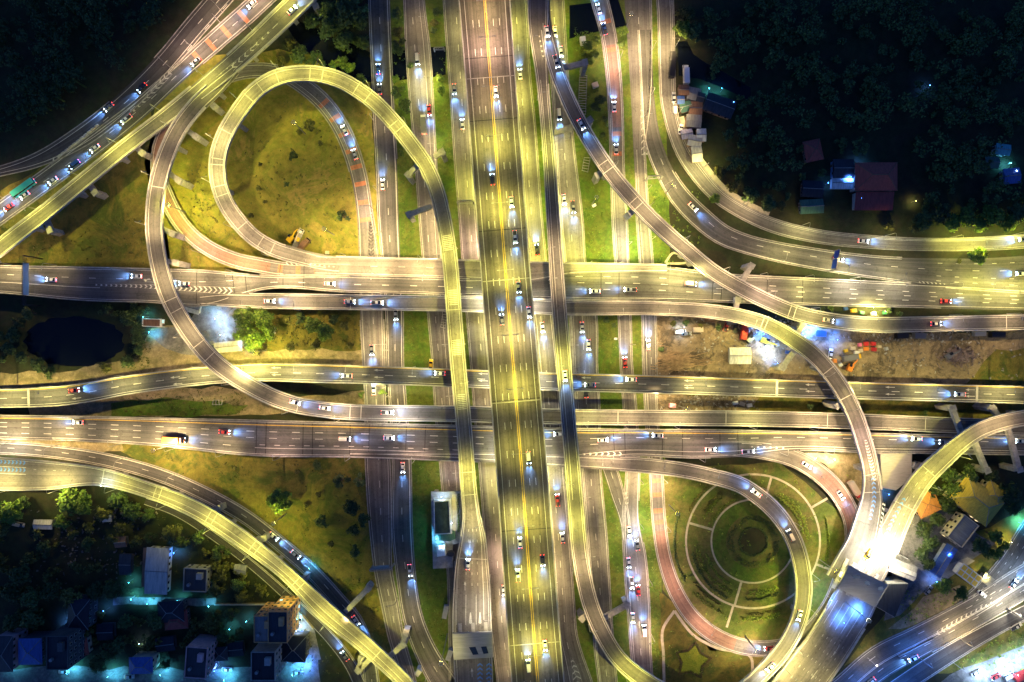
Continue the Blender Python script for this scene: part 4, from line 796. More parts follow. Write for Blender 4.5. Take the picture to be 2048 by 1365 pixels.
for x, y, H, c, p, where in FLOODS:
    b = W(x, y); z0 = 0.0
    # foot on whatever deck the lamp stands on
    for rr in ROADS.values():
        if rr['key'] in ('S1', 'SE2') and H >= 9:
            i = int(np.argmin((rr['px'][:, 0] - x)**2 + (rr['px'][:, 1] - y)**2)); 
            if math.hypot(rr['px'][i, 0] - x, rr['px'][i, 1] - y) < 60: z0 = float(rr['P'][i, 2])
    if H >= 9 and z0 == 0: z0 = 8.0
    b = W(x, y, z0); hh = H - (z0 if H >= 9 else 0) + (3 if H >= 9 else 0)
    root = thing('floodlight', '%s floodlight on a short post %s' % (WORD[c], where), 'floodlight', b, random.uniform(0, 6.28))
    k = (round(hh, 1), c)
    if k not in FM:
        a1 = MB(); a1.tube([(0, 0, 0), (0, 0, hh)], [.09, .06], 6)
        a2 = MB(); a2.box((.15, 0, hh + .08), (.6, .5, .18), 0, .8)
        a3 = MB(); a3.box((.15, 0, hh - .03), (.5, .42, .06)); a3.box((.47, 0, hh + .06), (.04, .4, .14))
        FM[k] = (a1.mesh('pole', M_STEEL), a2.mesh('lamp_head', M_STEEL), a3.mesh('lens', M_LENS[c]))
    for nme, me in zip(('pole', 'lamp_head', 'lens'), FM[k]): link(nme, me, root)
    link('lamp_light', lightdata(c, p * (1.4 if c in 'CB' else .8) * (2.2 if ('yard' in where or 'lot' in where or 'ramps' in where) else 1), 150, 1.0, False), root, (.15, 0, hh - .14))
# ------------------------------------------------------------------ trees, shrubs, woodland
def leaves(mb, c, rad, n, size, flat_=.75, rnd=None):
    """n leaf sprays scattered through an ellipsoid clump"""
    rn = rnd or rng
    for _ in range(n):
        v = rn.normal(size=3); v /= np.linalg.norm(v); k = rn.random()**.45
        p = Vector((c[0] + v[0] * rad * k, c[1] + v[1] * rad * k, c[2] + v[2] * rad * k * flat_))
        nrm = Vector((v[0] + rn.normal() * .5, v[1] + rn.normal() * .5, abs(v[2]) + .5 + rn.normal() * .3)).normalized()
        a = nrm.orthogonal().normalized(); a.rotate(Matrix.Rotation(rn.random() * 6.28, 3, nrm)); b = nrm.cross(a)
        s = size * (.6 + .8 * rn.random())
        mb.quad(p - a * s - b * s * .25, p - a * s * .1 - b * s * .6, p + a * s, p + b * s * .65)
def crown(name, m, R_, H, seed, clumps=16, per=34, size=.42):
    rn = np.random.default_rng(seed); mb = MB()
    for i in range(clumps):
        a = rn.random() * 6.28; q = rn.random()**.6; z = rn.random()
        rr = R_ * .80 * q * (1 - .45 * z)
        leaves(mb, (rr * math.cos(a), rr * math.sin(a), H * (.50 + .42 * z) ), R_ * (.26 + .2 * rn.random()), per, size, .7, rn)
    return mb.mesh(name, m)
def trunk(R_, H, seed):
    rn = np.random.default_rng(seed); mb = MB(); mb.tube([(0, 0, 0), (.1, .05, H * .3), (0, 0, H * .6), (.1, 0, H * .85)], [R_ * .09, R_ * .07, R_ * .05, R_ * .02], 7)
    for k in range(5):
        a = k * 1.256 + rn.random(); z = H * (.35 + .08 * k)
        mb.tube([(0, 0, z), (R_ * .3 * math.cos(a), R_ * .3 * math.sin(a), z + H * .15), (R_ * .6 * math.cos(a), R_ * .6 * math.sin(a), z + H * .22)], [R_ * .04, R_ * .03, R_ * .012], 5)
    return mb.mesh('trunk', M_BARK)
TM = {}
def tree_mesh(kind, size, var):
    k = (kind, size, var)
    if k not in TM:
        m = {'b': M_LEAF, 'd': M_LEAFD, 'o': M_LEAFO}[kind]
        R_, H = {'s': (1.8, 2.6), 'm': (3.2, 6.0), 'l': (5.2, 9.0)}[size]
        TM[k] = (crown('crown', m, R_, H, hash((ord(kind), ord(size), var)) % 9999, {'s': 8, 'm': 15, 'l': 24}[size], {'s': 26, 'm': 34, 'l': 40}[size], {'s': .3, 'm': .4, 'l': .52}[size]), trunk(R_, H, var))
    return TM[k]
def tree(px, py, rad, kind, label, group=None, cat=None):
    """rad in photo pixels"""
    rm = rad * S0; size = 's' if rm < 2.4 else 'm' if rm < 4.2 else 'l'
    base_r = {'s': 1.8, 'm': 3.2, 'l': 5.2}[size]; H = {'s': 2.6, 'm': 6, 'l': 9}[size]; k = rm / base_r
    b = W(px, py, H * k * .7); b.z = 0
    c, t = tree_mesh(kind, size, random.randrange(4))
    root = thing('shrub' if size == 's' else 'tree', label, cat or ('shrub' if size == 's' else 'tree'), b, random.uniform(0, 6.28), group)
    root.scale = (k, k, k * random.uniform(.85, 1.15))
    link('crown', c, root)
    if size == 's': link('stem', t, root)
    else: link('trunk', t, root)
    return root
def trees(group, desc, place, items):
    """desc by kind letter; labels count from left to right inside the group"""
    items = sorted(items, key=lambda t: t[0]); n = len(items)
    for i, (x, y, r_, k) in enumerate(items):
        w = 'shrub' if r_ * S0 < 2.4 else 'tree'
        pos = 'leftmost' if i == 0 else 'rightmost' if i == n - 1 else ORD[i + 1] + ' from left' if i < 20 else ''
        tree(x, y, r_, k, '%s %s %s, %s' % (desc[k], w, place, pos), group)
D = dict(b='bright green', d='dark', o='olive green')
trees('trees in the scrub below the upper viaduct', D, 'in scrub below the upper viaduct', [(488, 640, 28, 'b'), (522, 636, 25, 'b'), (503, 678, 27, 'b'), (539, 664, 20, 'b'), (515, 700, 15, 'o'), (480, 668, 16, 'b'), (626, 650, 20, 'b'), (648, 662, 21, 'b'), (634, 690, 14, 'o'), (582, 694, 14, 'o'), (690, 652, 12, 'o'), (600, 640, 12, 'd'), (668, 640, 13, 'd'), (575, 640, 11, 'o'), (700, 690, 11, 'o')])
trees('trees on the southern grass', D, 'on grass south of the lower viaduct', [(560, 1005, 28, 'b'), (682, 962, 17, 'd'), (640, 1047, 16, 'd'), (634, 930, 12, 'd'), (718, 962, 14, 'd'), (702, 1018, 20, 'd'), (724, 1040, 16, 'd'), (705, 1060, 15, 'd'), (712, 1104, 14, 'd'), (635, 990, 9, 'o'), (595, 945, 8, 'o'), (612, 1010, 8, 'o'), (470, 935, 8, 'o'), (660, 1090, 10, 'o')])
trees('shrubs on the loop lawn', D, 'on the lawn inside the loop', [(685, 432, 14, 'd'), (618, 252, 16, 'o'), (600, 262, 10, 'o'), (584, 310, 11, 'd'), (516, 378, 9, 'o'), (520, 330, 7, 'o'), (574, 370, 8, 'd'), (640, 285, 8, 'o'), (530, 405, 7, 'o'), (500, 430, 9, 'o')])
trees('trees along the western canal', D, 'beside the western canal', [(682, 125, 19, 'b'), (702, 135, 13, 'b'), (600, 108, 22, 'd'), (634, 118, 18, 'd'), (690, 28, 34, 'd'), (655, 58, 26, 'd'), (720, 80, 20, 'd'), (650, 14, 26, 'd'), (715, 40, 22, 'd'), (580, 88, 16, 'o'), (560, 122, 15, 'o'), (722, 158, 12, 'd'), (665, 130, 12, 'b'), (690, 82, 24, 'd'), (620, 40, 18, 'd')])
trees('trees between the western frontage roads', D, 'between the western frontage roads', [(792, 25, 13, 'd'), (795, 62, 14, 'o'), (797, 92, 18, 'd'), (795, 182, 15, 'd'), (806, 210, 17, 'd'), (792, 158, 11, 'b'), (868, 45, 11, 'o'), (880, 155, 12, 'b'), (884, 180, 13, 'b'), (874, 25, 11, 'd'), (803, 305, 9, 'b'), (835, 830, 9, 'b'), (765, 785, 10, 'b'), (722, 790, 9, 'b'), (866, 60, 9, 'd'), (820, 130, 10, 'd')])
trees('trees between the eastern frontage roads', D, 'between the eastern frontage roads', [(1176, 92, 14, 'b'), (1192, 108, 13, 'b'), (1182, 122, 12, 'b'), (1196, 78, 10, 'b'), (1202, 200, 14, 'd'), (1190, 216, 12, 'd'), (1208, 238, 9, 'd'), (1246, 64, 13, 'b'), (1243, 86, 10, 'b'), (1168, 110, 9, 'b'), (1212, 640, 9, 'd'), (1228, 650, 7, 'd'), (1205, 270, 8, 'd')])
trees('trees lit at the edge of the eastern woodland', D, 'at the eastern woodland edge', [(1366, 58, 21, 'b'), (1372, 30, 21, 'o'), (1390, 62, 22, 'd'), (1440, 345, 17, 'o'), (1468, 372, 17, 'o'), (1500, 390, 20, 'd'), (1540, 405, 20, 'd'), (1560, 412, 14, 'o'), (1850, 440, 22, 'd'), (1880, 425, 25, 'd'), (1905, 445, 21, 'b'), (1935, 430, 25, 'b'), (1962, 448, 20, 'b'), (1990, 432, 25, 'b'), (2018, 445, 20, 'b'), (2040, 425, 25, 'd'), (1830, 455, 13, 'o'), (1780, 452, 13, 'o'), (1430, 395, 13, 'b')])
tree(1960, 510, 21, 'b', 'bright yellow green bush on the strip between the two curving eastern roads')
tree(1918, 524, 8, 'o', 'small bare looking shrub left of the bright bush between eastern roads')
P = []
for i in range(19):
    t = 2 * math.pi * i / 19; P.append((148 + 128 * math.cos(t) + random.uniform(-8, 8), 682 + 66 * math.sin(t) * (1 if math.sin(t) > 0 else 1.1) + random.uniform(-5, 5), random.uniform(10, 19), random.choice('ddo')))
P = [p for p in P if p[1] > 622 and p[1] < 745]
trees('trees round the pond', D, 'on the bank of the dark pond', P)
trees('trees below the western toll ramp', D, 'below the western toll plaza', [(138, 1003, 31, 'b'), (165, 1010, 24, 'b'), (122, 1045, 19, 'b'), (18, 1022, 29, 'b'), (4, 1052, 22, 'o'), (40, 1005, 17, 'd'), (232, 1000, 24, 'd'), (262, 1022, 22, 'd'), (200, 1030, 19, 'o'), (292, 1030, 17, 'd'), (342, 1065, 22, 'o'), (362, 1085, 17, 'd'), (85, 1100, 17, 'd'), (40, 1150, 24, 'd'), (240, 1055, 14, 'o'), (400, 1075, 16, 'd'), (440, 1105, 18, 'd'), (300, 1075, 13, 'd'), (175, 1085, 14, 'd')])
trees('dark trees of the village', D, 'among the unlit village houses', [(20, 1190, 25, 'd'), (60, 1195, 25, 'd'), (100, 1185, 23, 'd'), (140, 1195, 23, 'o'), (185, 1185, 21, 'd'), (225, 1180, 21, 'd'), (60, 1240, 25, 'd'), (20, 1250, 23, 'd'), (195, 1330, 20, 'd'), (215, 1305, 21, 'd'), (240, 1290, 18, 'd'), (310, 1240, 21, 'd'), (420, 1245, 20, 'o'), (460, 1230, 16, 'd'), (430, 1180, 18, 'o'), (475, 1170, 16, 'd'), (330, 1330, 12, 'd'), (480, 1195, 14, 'o'), (250, 1245, 17, 'd'), (445, 1275, 15, 'd')])
trees('trees round the yellow house', D, 'beside the yellow roofed house', [(1850, 1062, 20, 'd'), (1862, 1085, 20, 'd'), (1846, 1108, 19, 'd'), (1858, 1130, 16, 'd'), (1875, 1040, 17, 'd'), (1900, 1010, 22, 'd'), (1912, 985, 23, 'd'), (1945, 950, 23, 'd'), (1900, 950, 19, 'd'), (1985, 952, 20, 'd'), (2020, 985, 26, 'd'), (2030, 1015, 20, 'd'), (1990, 1072, 19, 'b'), (2010, 1092, 14, 'b'), (1962, 1092, 19, 'd'), (1995, 1110, 14, 'b'), (1895, 1176, 19, 'b'), (1924, 1188, 19, 'b'), (1870, 985, 17, 'd'), (1975, 1110, 13, 'b')])
trees('shrubs along the dirt yard', D, 'by the construction yard', [(1345, 648, 10, 'o'), (1372, 645, 10, 'd'), (1400, 652, 8, 'o'), (1436, 655, 9, 'd'), (1322, 700, 9, 'd'), (1665, 618, 10, 'b'), (1645, 620, 9, 'd'), (1800, 628, 9, 'd'), (1780, 622, 8, 'd'), (1620, 815, 9, 'd'), (1900, 830, 7, 'd'), (1850, 828, 8, 'd'), (1680, 820, 8, 'o'), (1660, 815, 9, 'd')])
def woodland(name, label, polys, n, seed, m=M_LEAFD, sz=(8, 30)):
    """a far-off wood that reads as one dark mass: many crowns of leaf sprays in one object"""
    rn = np.random.default_rng(seed); mb = MB(); cnt = 0
    for _ in range(n * 30):
        poly = polys[int(rn.integers(len(polys)))]
        xs = [p[0] for p in poly]; ys = [p[1] for p in poly]
        x, y = rn.uniform(min(xs), max(xs)), rn.uniform(min(ys), max(ys)); ins = False; j = len(poly) - 1
        for i in range(len(poly)):
            (xi, yi), (xj, yj) = poly[i], poly[j]
            if (yi > y) != (yj > y) and x < (xj - xi) * (y - yi) / (yj - yi) + xi: ins = not ins
            j = i
        if not ins: continue
        b = W(x, y); rad = (sz[0] + (sz[1] - sz[0]) * rn.random()**1.6) * S0
        if on_road(b.x, b.y, None, rad * .7): continue
        if any(abs(b.x - k.x) < u + rad * .6 and abs(b.y - k.y) < v + rad * .6 for k, u, v in KEEP): continue
        H = rad * rn.uniform(1.5, 2.3)
        mb.tube([(b.x, b.y, 0), (b.x, b.y, H * .7)], [rad * .08, rad * .03], 5)
        for i in range(9):
            a = rn.random() * 6.28; q = rn.random()**.6 * rad * .85
            leaves(mb, (b.x + q * math.cos(a), b.y + q * math.sin(a), H * (.5 + .4 * rn.random())), rad * rn.uniform(.25, .5), 22, .5, .7, rn)
        cnt += 1
        if cnt >= n: break
    tag(mb.build(name, m), label, 'woodland', None, 'stuff')
KEEP = []
def keep(px, py, wpx, hpx):
    KEEP.append((W(px, py), wpx * S0 / 2, hpx * S0 / 2))
for k in [(1755, 372, 110, 120), (1640, 300, 60, 70), (1685, 350, 50, 70), (1622, 395, 60, 60), (2010, 320, 80, 90), (1385, 250, 80, 180), (1430, 200, 70, 60), (315, 1140, 70, 110), (390, 1155, 70, 70), (528, 1250, 70, 90), (155, 1235, 50, 70), (345, 1230, 60, 60), (300, 1205, 260, 24)]: keep(*k)
woodland('woodland', 'black unlit woodland filling the upper right corner', [[(1395, 40), (1480, 0), (2090, -20), (2090, 410), (1840, 430), (1840, 330), (1560, 405), (1480, 375), (1420, 300), (1400, 170)]], 260, 3)
woodland('woodland', 'black unlit woodland filling the upper left corner', [[(-40, -20), (380, -20), (270, 110), (120, 230), (-40, 300)]], 130, 4)
woodland('woodland', 'dark scrubland between the pond and the left edge', [[(-40, 605), (60, 605), (40, 740), (-40, 745)], [(170, 608), (290, 610), (280, 650), (260, 640)]], 26, 5, M_LEAFD, (8, 14))
woodland('woodland', 'dark overgrown waste ground with debris below the western toll plaza', [[(-40, 1060), (60, 1060), (280, 1040), (300, 1190), (-40, 1190)], [(400, 1090), (470, 1110), (560, 1190), (440, 1190)], [(20, 1215), (520, 1215), (520, 1290), (20, 1280)]], 95, 6, M_LEAFO, (7, 14))
woodland('undergrowth', 'low dark undergrowth along the canal by the western roads', [[(600, -20), (735, -20), (738, 60), (640, 40)], [(470, 560), (720, 625), (720, 640), (560, 640)]], 26, 8, M_LEAFD, (6, 12))
# loose ground cover: tufts of tall grass and weeds
def tufts(label, regions, n, seed, m):
    rn = np.random.default_rng(seed); mb = MB()
    for _ in range(n):
        (x0, y0, x1, y1) = regions[int(rn.integers(len(regions)))]
        b = W(rn.uniform(x0, x1), rn.uniform(y0, y1))
        if on_road(b.x, b.y, None, .8): continue
        leaves(mb, (b.x, b.y, .25), rn.uniform(.4, 1.3), 7, .3, .3, rn)
    tag(mb.build('grass', m), label, 'grass', None, 'stuff')
tufts('tufts of tall grass scattered over the lawn inside the loop', [(450, 170, 740, 510), (330, 330, 440, 500)], 520, 11, M_LEAFO)
tufts('green weeds growing on the western verges', [(790, 0, 830, 1300), (870, 0, 930, 980), (820, 920, 900, 1330)], 700, 12, M_LEAF)
tufts('green weeds growing on the eastern verges', [(1150, 80, 1225, 520), (1196, 620, 1240, 1360), (1290, 380, 1400, 530), (1292, 940, 1320, 1360), (1150, 60, 1220, 120)], 800, 13, M_LEAF)
tufts('rough grass tufts south of the lower viaduct', [(230, 900, 740, 1200), (480, 610, 720, 700), (560, 1150, 760, 1350)], 900, 14, M_LEAFO)
tufts('dry tufts by the diagonal ramp and the pond', [(0, 430, 310, 540), (262, 610, 300, 740), (220, 780, 500, 835)], 480, 15, M_LEAFO)
tufts('weeds in the lawns round the garden and the toll slope', [(1325, 930, 1700, 1360), (1800, 1180, 1960, 1300), (1850, 1230, 2048, 1340)], 700, 16, M_HEDGE)

# ------------------------------------------------------------------ the round garden
GC = (1506, 1083)
def gp(rad, deg): return (GC[0] + rad * math.cos(R(deg)), GC[1] + rad * math.sin(R(deg)))
def ring(name, r0, r1, m, z, label, cat='path', a0=0, a1=360, kind='structure'):
    mb = MB(); n = max(6, int((a1 - a0) / 4))
    for i in range(n):
        t0, t1 = a0 + (a1 - a0) * i / n, a0 + (a1 - a0) * (i + 1) / n
        q = [W(*gp(r0, t0)), W(*gp(r1, t0)), W(*gp(r1, t1)), W(*gp(r0, t1))]
        for v in q: v.z = z
        mb.quad(*q[::-1])
    return tag(mb.build(name, m), label, cat, None, kind)
ring('footpath', 81.5, 85, M_FLAG, .03, 'inner ring path of the round garden')
ring('footpath', 132, 136, M_FLAG, .03, 'outer ring path of the round garden')
ring('garden_bed', 0, 27, M_SOIL, .025, 'dark round bed at the middle of the garden', 'flower bed')
ring('footpath', 54, 81.4, M_GRASS, .02, 'mown ring lawn inside the inner garden path', 'lawn')
def lane(pts, w, m, label, name='footpath', z=.04):
    A = hermite([(x, y, 0) for x, y in pts], 6); mb = MB()
    V = [W(x, y) for x, y, _ in A]
    for i in range(len(V) - 1):
        d = (V[i + 1] - V[i]).normalized(); nn = Vector((-d.y, d.x, 0)) * w / 2
        q = [V[i] + nn, V[i] - nn, V[i + 1] - nn, V[i + 1] + nn]
        for v in q: v.z = z
        mb.quad(*q)
    return tag(mb.build(name, m), label, 'path', None, 'structure')
for a, r0, r1, wh in ((196, 85, 132, 'west'), (106, 85, 132, 'south'), (107, 136, 180, 'south, beyond the outer ring'), (330, 136, 172, 'north east'), (20, 136, 176, 'east'), (286, 85, 132, 'north')):
    lane([gp(r0, a), gp((r0 + r1) / 2, a), gp(r1, a)], 1.0, M_FLAG, 'pale spoke path of the round garden towards the ' + wh)
lane([(1349, 1222), (1326, 1258), (1327, 1310), (1329, 1400)], 1.2, M_FLAG, 'straight pale path at the corner lawn, west side', z=.035)
lane([(1349, 1222), (1365, 1245), (1384, 1268), (1430, 1295), (1503, 1318), (1505, 1345)], 1.2, M_FLAG, 'pale path following the ring road, north side of the corner lawn')
def hedge(r0, r1, a0, a1, m, label, hgt=.9):
    mb = MB(); n = int((a1 - a0) * (r0 * S0) * math.pi / 180 / .32) + 2; w = (r1 - r0) * S0 / 2
    for i in range(n):
        b = W(*gp((r0 + r1) / 2 + random.uniform(-1, 1) * (r1 - r0) * .42, a0 + (a1 - a0) * i / n))
        leaves(mb, (b.x, b.y, hgt * .5), max(.45, w * random.uniform(.35, .6)), 12, .24, .7)
    tag(mb.build('hedge', m), label, 'hedge', 'clipped hedge arcs of the garden')
HG = [(106, 116, 112, 172, M_HEDGE, 'broad clipped hedge arc on the lower left between the two garden ring paths'), (104, 112, 208, 235, M_HEDGE, 'hedge arc at the upper left between the garden ring paths'), (98, 108, 62, 96, M_HEDGE, 'hedge arc at the bottom between the garden ring paths'),
      (106, 113, 300, 358, M_HEDGE, 'yellow lit hedge arc right of the loop road in the garden'), (98, 104, 300, 352, M_HEDGE, 'thin inner hedge arc right of the loop road'), (148, 153, 340, 380, M_HEDGE, 'outer hedge arc at the east of the garden'), (150, 160, 112, 140, M_HEDGE, 'outer hedge arc at the lower left of the garden'), (155, 160, 150, 200, M_LEAFD, 'dark outer hedge arc along the ring road, west side'), (150, 160, 70, 100, M_HEDGE, 'outer hedge arc at the bottom of the garden'),
      (40, 53, 0, 62, M_LEAFD, 'dark shrub ring segment south east of the garden centre'), (40, 53, 75, 140, M_LEAFD, 'dark shrub ring segment south west of the garden centre'), (40, 53, 152, 225, M_LEAFD, 'dark shrub ring segment west of the garden centre'), (40, 53, 238, 345, M_LEAFD, 'dark shrub ring segment north of the garden centre'), (26, 30, 0, 359, M_LEAFD, 'low round hedge closing the garden centre')]
HG += [(94, 99, 118, 165, M_HEDGE, 'thin inner hedge arc on the lower left between the ring paths'), (120, 126, 115, 170, M_LEAFD, 'dark hedge arc just inside the outer path, lower left'), (112, 118, 64, 98, M_LEAFD, 'dark hedge arc at the bottom just inside the outer path'), (112, 120, 212, 238, M_LEAFO, 'olive hedge arc at the upper left just inside the outer path'),
       (140, 145, 118, 146, M_LEAFO, 'olive hedge arc just outside the outer path, lower left'), (142, 147, 68, 96, M_LEAFO, 'olive hedge arc just outside the outer path, bottom'), (88, 93, 205, 250, M_HEDGE, 'thin inner hedge arc at the upper left of the garden'), (140, 145, 205, 250, M_LEAFO, 'olive hedge arc outside the outer path, upper left')]
for h in HG: hedge(*h)
star = []
for i in range(10):
    t = R(-80 + 36 * i); q = 31 if i % 2 == 0 else 19; star.append((1385 + q * math.cos(t), 1322 + q * math.sin(t)))
poly_sheet('star_bed', mottled('yellow_flowers', [(.14, .20, .015), (.22, .25, .02), (.30, .29, .03)], .4), star, .05, 'star shaped bed of yellow green plants in the corner lawn', 'flower bed', 0, 'thing')
mb = MB()
for i in range(10):
    a, b = Vector(star[i]), Vector(star[(i + 1) % 10])
    for j in range(8):
        q = a.lerp(b, j / 8); q = Vector((1385, 1322)) + (q - Vector((1385, 1322))) * 1.22; v = W(q.x, q.y); leaves(mb, (v.x, v.y, .3), .55, 10, .22, .6)
tag(mb.build('hedge', leafmat('russet_leaves', (.05, .035, .015), (.11, .07, .03), (.16, .10, .05))), 'low russet hedge outlining the star shaped bed', 'hedge')

# ------------------------------------------------------------------ buildings
M_WALLS = {k: plaster('wall_' + k, c) for k, c in dict(grey=(.30, .30, .29), cream=(.55, .48, .36), orange=(.55, .30, .14), pink=(.52, .32, .34), dark=(.07, .075, .085), white=(.66, .66, .64), brown=(.20, .13, .09), blue=(.12, .20, .36)).items()}
M_ROOFS = {k: roofmat('roof_' + k, c) for k, c in dict(red=(.36, .075, .055), maroon=(.26, .05, .045), yellow=(.52, .36, .05), orange=(.48, .19, .06), grey=(.20, .20, .20), pale=(.46, .44, .40), dark=(.035, .04, .05), blue=(.05, .11, .34), green=(.05, .12, .09), teal=(.10, .34, .36), rust=(.18, .10, .06), white=(.62, .62, .60), lilac=(.36, .33, .44), black=(.016, .02, .03)).items()}
M_PANE = mat('window_pane', (.02, .03, .04), .1, 0, spec=.8)
M_LIT = mat('lit_window', (.6, .5, .35), .4, 0, (1, .75, .4), 2.2)
M_LITB = mat('lit_window_cool', (.4, .6, .7), .4, 0, (.25, .7, 1), 2.0)
def windows(root, L, Wd, H, floors, lit=0, sides='NESW', door=True):
    n = 0
    for s in sides:
        span = L if s in 'NS' else Wd; cols = max(2, int(span / 2.6)); ang = {'N': 0, 'E': -90, 'S': 180, 'W': 90}[s]; dist = (Wd if s in 'NS' else L) / 2
        for f in range(floors):
            for c in range(cols):
                if n > 90: return
                x = -span / 2 + span * (c + .5) / cols; z = H / floors * (f + .52); isd = door and f == 0 and c == cols // 2
                fr = MB(); fr.box((x, dist + .03, z if not isd else 1.05), (1.3, .1, 1.5) if not isd else (1.3, .1, 2.1)); pn = MB(); pn.box((x, dist + .08, z if not isd else 1.05), (1.06, .06, 1.26) if not isd else (1.1, .06, 1.95))
                for q in (fr, pn):
                    m = Matrix.Rotation(R(ang), 3, 'Z'); q.v = [tuple(m @ Vector(v)) for v in q.v]
                w = fr.build('door' if isd else 'window', M_CON, root)
                pn.build('door_leaf' if isd else 'pane', M_BARK if isd else (M_LIT if lit > 0 and random.random() < lit else M_LITB if lit < 0 and random.random() < -lit else M_PANE), w); n += 1
def house(px, py, L, Wd, H, rh, rz, roof, wall, label, cat='house', hip=True, floors=1, lit=0, over=.6, z0=0, name='house', win=True, sides='NESW'):
    b = W(px, py, z0 + H + rh * .4); b.z = z0; root = thing(name, label, cat, b, R(rz))
    w = MB(); w.box((0, 0, H / 2), (L, Wd, H)); w.build('wall', M_WALLS[wall], root)
    r_ = MB(); l, d = L / 2 + over, Wd / 2 + over; k = (l - d * .95) if hip else l
    k = max(k, .3)
    V = [(-l, -d, H), (l, -d, H), (l, d, H), (-l, d, H), (-k, 0, H + rh), (k, 0, H + rh)]
    V2 = [(x, y, z - .18) for x, y, z in V]
    r_.add(V + V2, [(0, 1, 5, 4), (1, 2, 5), (2, 3, 4, 5), (3, 0, 4), (10, 11, 7, 6), (11, 8, 7), (11, 10, 9, 8), (10, 6, 9), (0, 6, 7, 1), (1, 7, 8, 2), (2, 8, 9, 3), (3, 9, 6, 0)])
    ro = r_.build('roof', M_ROOFS[roof], root)
    rd = MB(); rd.tube([(-k, 0, H + rh + .03), (k, 0, H + rh + .03)], .16, 6)
    if hip:
        for sx in (-1, 1):
            for sy in (-1, 1): rd.tube([(sx * k, 0, H + rh + .03), (sx * l, sy * d, H + .03)], .13, 6)
    rd.build('ridge_cap', M_ROOFS['rust'] if roof in ('red', 'maroon', 'orange') else M_ROOFS['grey'], ro)
    if win: windows(root, L, Wd, H, floors, lit, sides)
    return root
def block(px, py, L, Wd, H, rz, roof, wall, label, floors=4, lit=.0, z0=0, cat='building', name='flat_roofed_block', extras=True, win=True, sides='NESW'):
    b = W(px, py, z0 + H); b.z = z0; root = thing(name, label, cat, b, R(rz))
    w = MB(); w.box((0, 0, H / 2), (L, Wd, H)); w.build('wall', M_WALLS[wall], root)
    s = MB(); s.box((0, 0, H + .06), (L - .5, Wd - .5, .12)); ro = s.build('roof', M_ROOFS[roof], root)
    p = MB()
    for sx in (-1, 1): p.box((sx * (L / 2 - .1), 0, H + .35), (.25, Wd + .06, .72)); p.box((0, sx * (Wd / 2 - .1), H + .352), (L - .3, .25, .71))
    p.build('roof_parapet', M_WALLS[wall], root)
    if extras and L > 5:
        e = MB(); e.box((L * .22, Wd * .2, H + 1.0), (L * .24, Wd * .26, 1.8)); e.build('stair_hut', M_WALLS[wall], ro)
        t = MB(); t.tube([(-L * .25, -Wd * .2, H + .1), (-L * .25, -Wd * .2, H + 1.5)], .7, 10); t.build('water_tank', M_STEEL, ro)
    if win: windows(root, L, Wd, H, floors, lit, sides)
    return root
h_ = house(1756, 352, 17, 11, 6, 3.4, 0, 'red', 'grey', 'large house with a red hipped roof and a lower lean-to among dark trees', floors=2)
lr = MB(); lr.add([(-8, -6.2, 4.6), (8.6, -6.2, 4.6), (8.6, -14, 3.2), (-8, -14, 3.2), (-8, -6.2, 4.4), (8.6, -6.2, 4.4), (8.6, -14, 3.0), (-8, -14, 3.0)], [(3, 2, 1, 0), (4, 5, 6, 7), (0, 1, 5, 4), (1, 2, 6, 5), (2, 3, 7, 6), (3, 0, 4, 7)])
lr.build('lean_to_roof', M_ROOFS['maroon'], h_); lw = MB(); lw.box((.3, -9.9, 1.5), (15.5, 7, 3)); lw.build('lean_to_wall', M_WALLS['grey'], h_)
house(1629, 300, 6.5, 8, 3.5, 3, 12, 'red', 'brown', 'small steep red roof alone in the black eastern woodland')
house(1688, 337, 8, 7, 3.5, 1.2, 0, 'dark', 'blue', 'dark blue shed roof left of the red hipped house', hip=False)
house(1690, 366, 10, 4.2, 3, .6, 0, 'white', 'white', 'pale flat awning lit blue beside the red hipped house', hip=False, win=False, name='awning', cat='awning')
house(1626, 378, 8, 6, 3, 1, -3, 'black', 'dark', 'black roofed shed below the small red roof', hip=False)
house(1624, 413, 9, 5, 3, .8, 3, 'green', 'dark', 'dull green shed roof by the outermost eastern road', hip=False)
house(2007, 299, 5.2, 3.6, 3.5, .5, -8, 'teal', 'white', 'small pale cyan roof at the far right edge', hip=False)
house(2025, 352, 6, 5.5, 3.5, .8, 5, 'blue', 'blue', 'dull blue shed at the far right edge', hip=False)
house(1985, 325, 5, 4, 3, .8, 0, 'green', 'dark', 'dark green hut left of the pale cyan roof', hip=False)
house(1440, 210, 12, 7, 3.5, 1.4, -20, 'dark', 'brown', 'dark roofed long shack in the trees behind the roadside shacks', hip=False)
SH = [(1368, 180, 4, 4, 'rust', 'brown tin roof shack nearest the parked trucks'), (1388, 188, 5, 5, 'grey', 'grey tin roof shack under the trees'), (1372, 213, 4.5, 4, 'green', 'teal green tin roof shack by the road'), (1392, 216, 5.2, 5, 'rust', 'rust red square roof shack'), (1388, 242, 6, 5, 'grey', 'long grey roof shack in the middle of the row'), (1374, 268, 4.5, 3.6, 'lilac', 'lilac tarpaulin roof shack'), (1390, 282, 5.5, 4.4, 'pale', 'pale sheet roof shack left of the bank'), (1403, 270, 3.6, 5, 'white', 'white sheet roof shack on the wood side'), (1394, 308, 4, 6.4, 'pale', 'narrow pale roof shack at the south tip of the row'), (1362, 200, 2.6, 3, 'blue', 'tiny blue roof stall beside the road'), (1402, 195, 3, 4, 'dark', 'dark low hut at the wood edge')]
for x, y, l, w_, c, lb in SH:
    house(x, y, l, w_, random.uniform(2.4, 3.2), random.uniform(.3, .8), random.uniform(-18, 18), c, 'brown', lb, 'shack', hip=False, over=.3, name='shack', win=False)
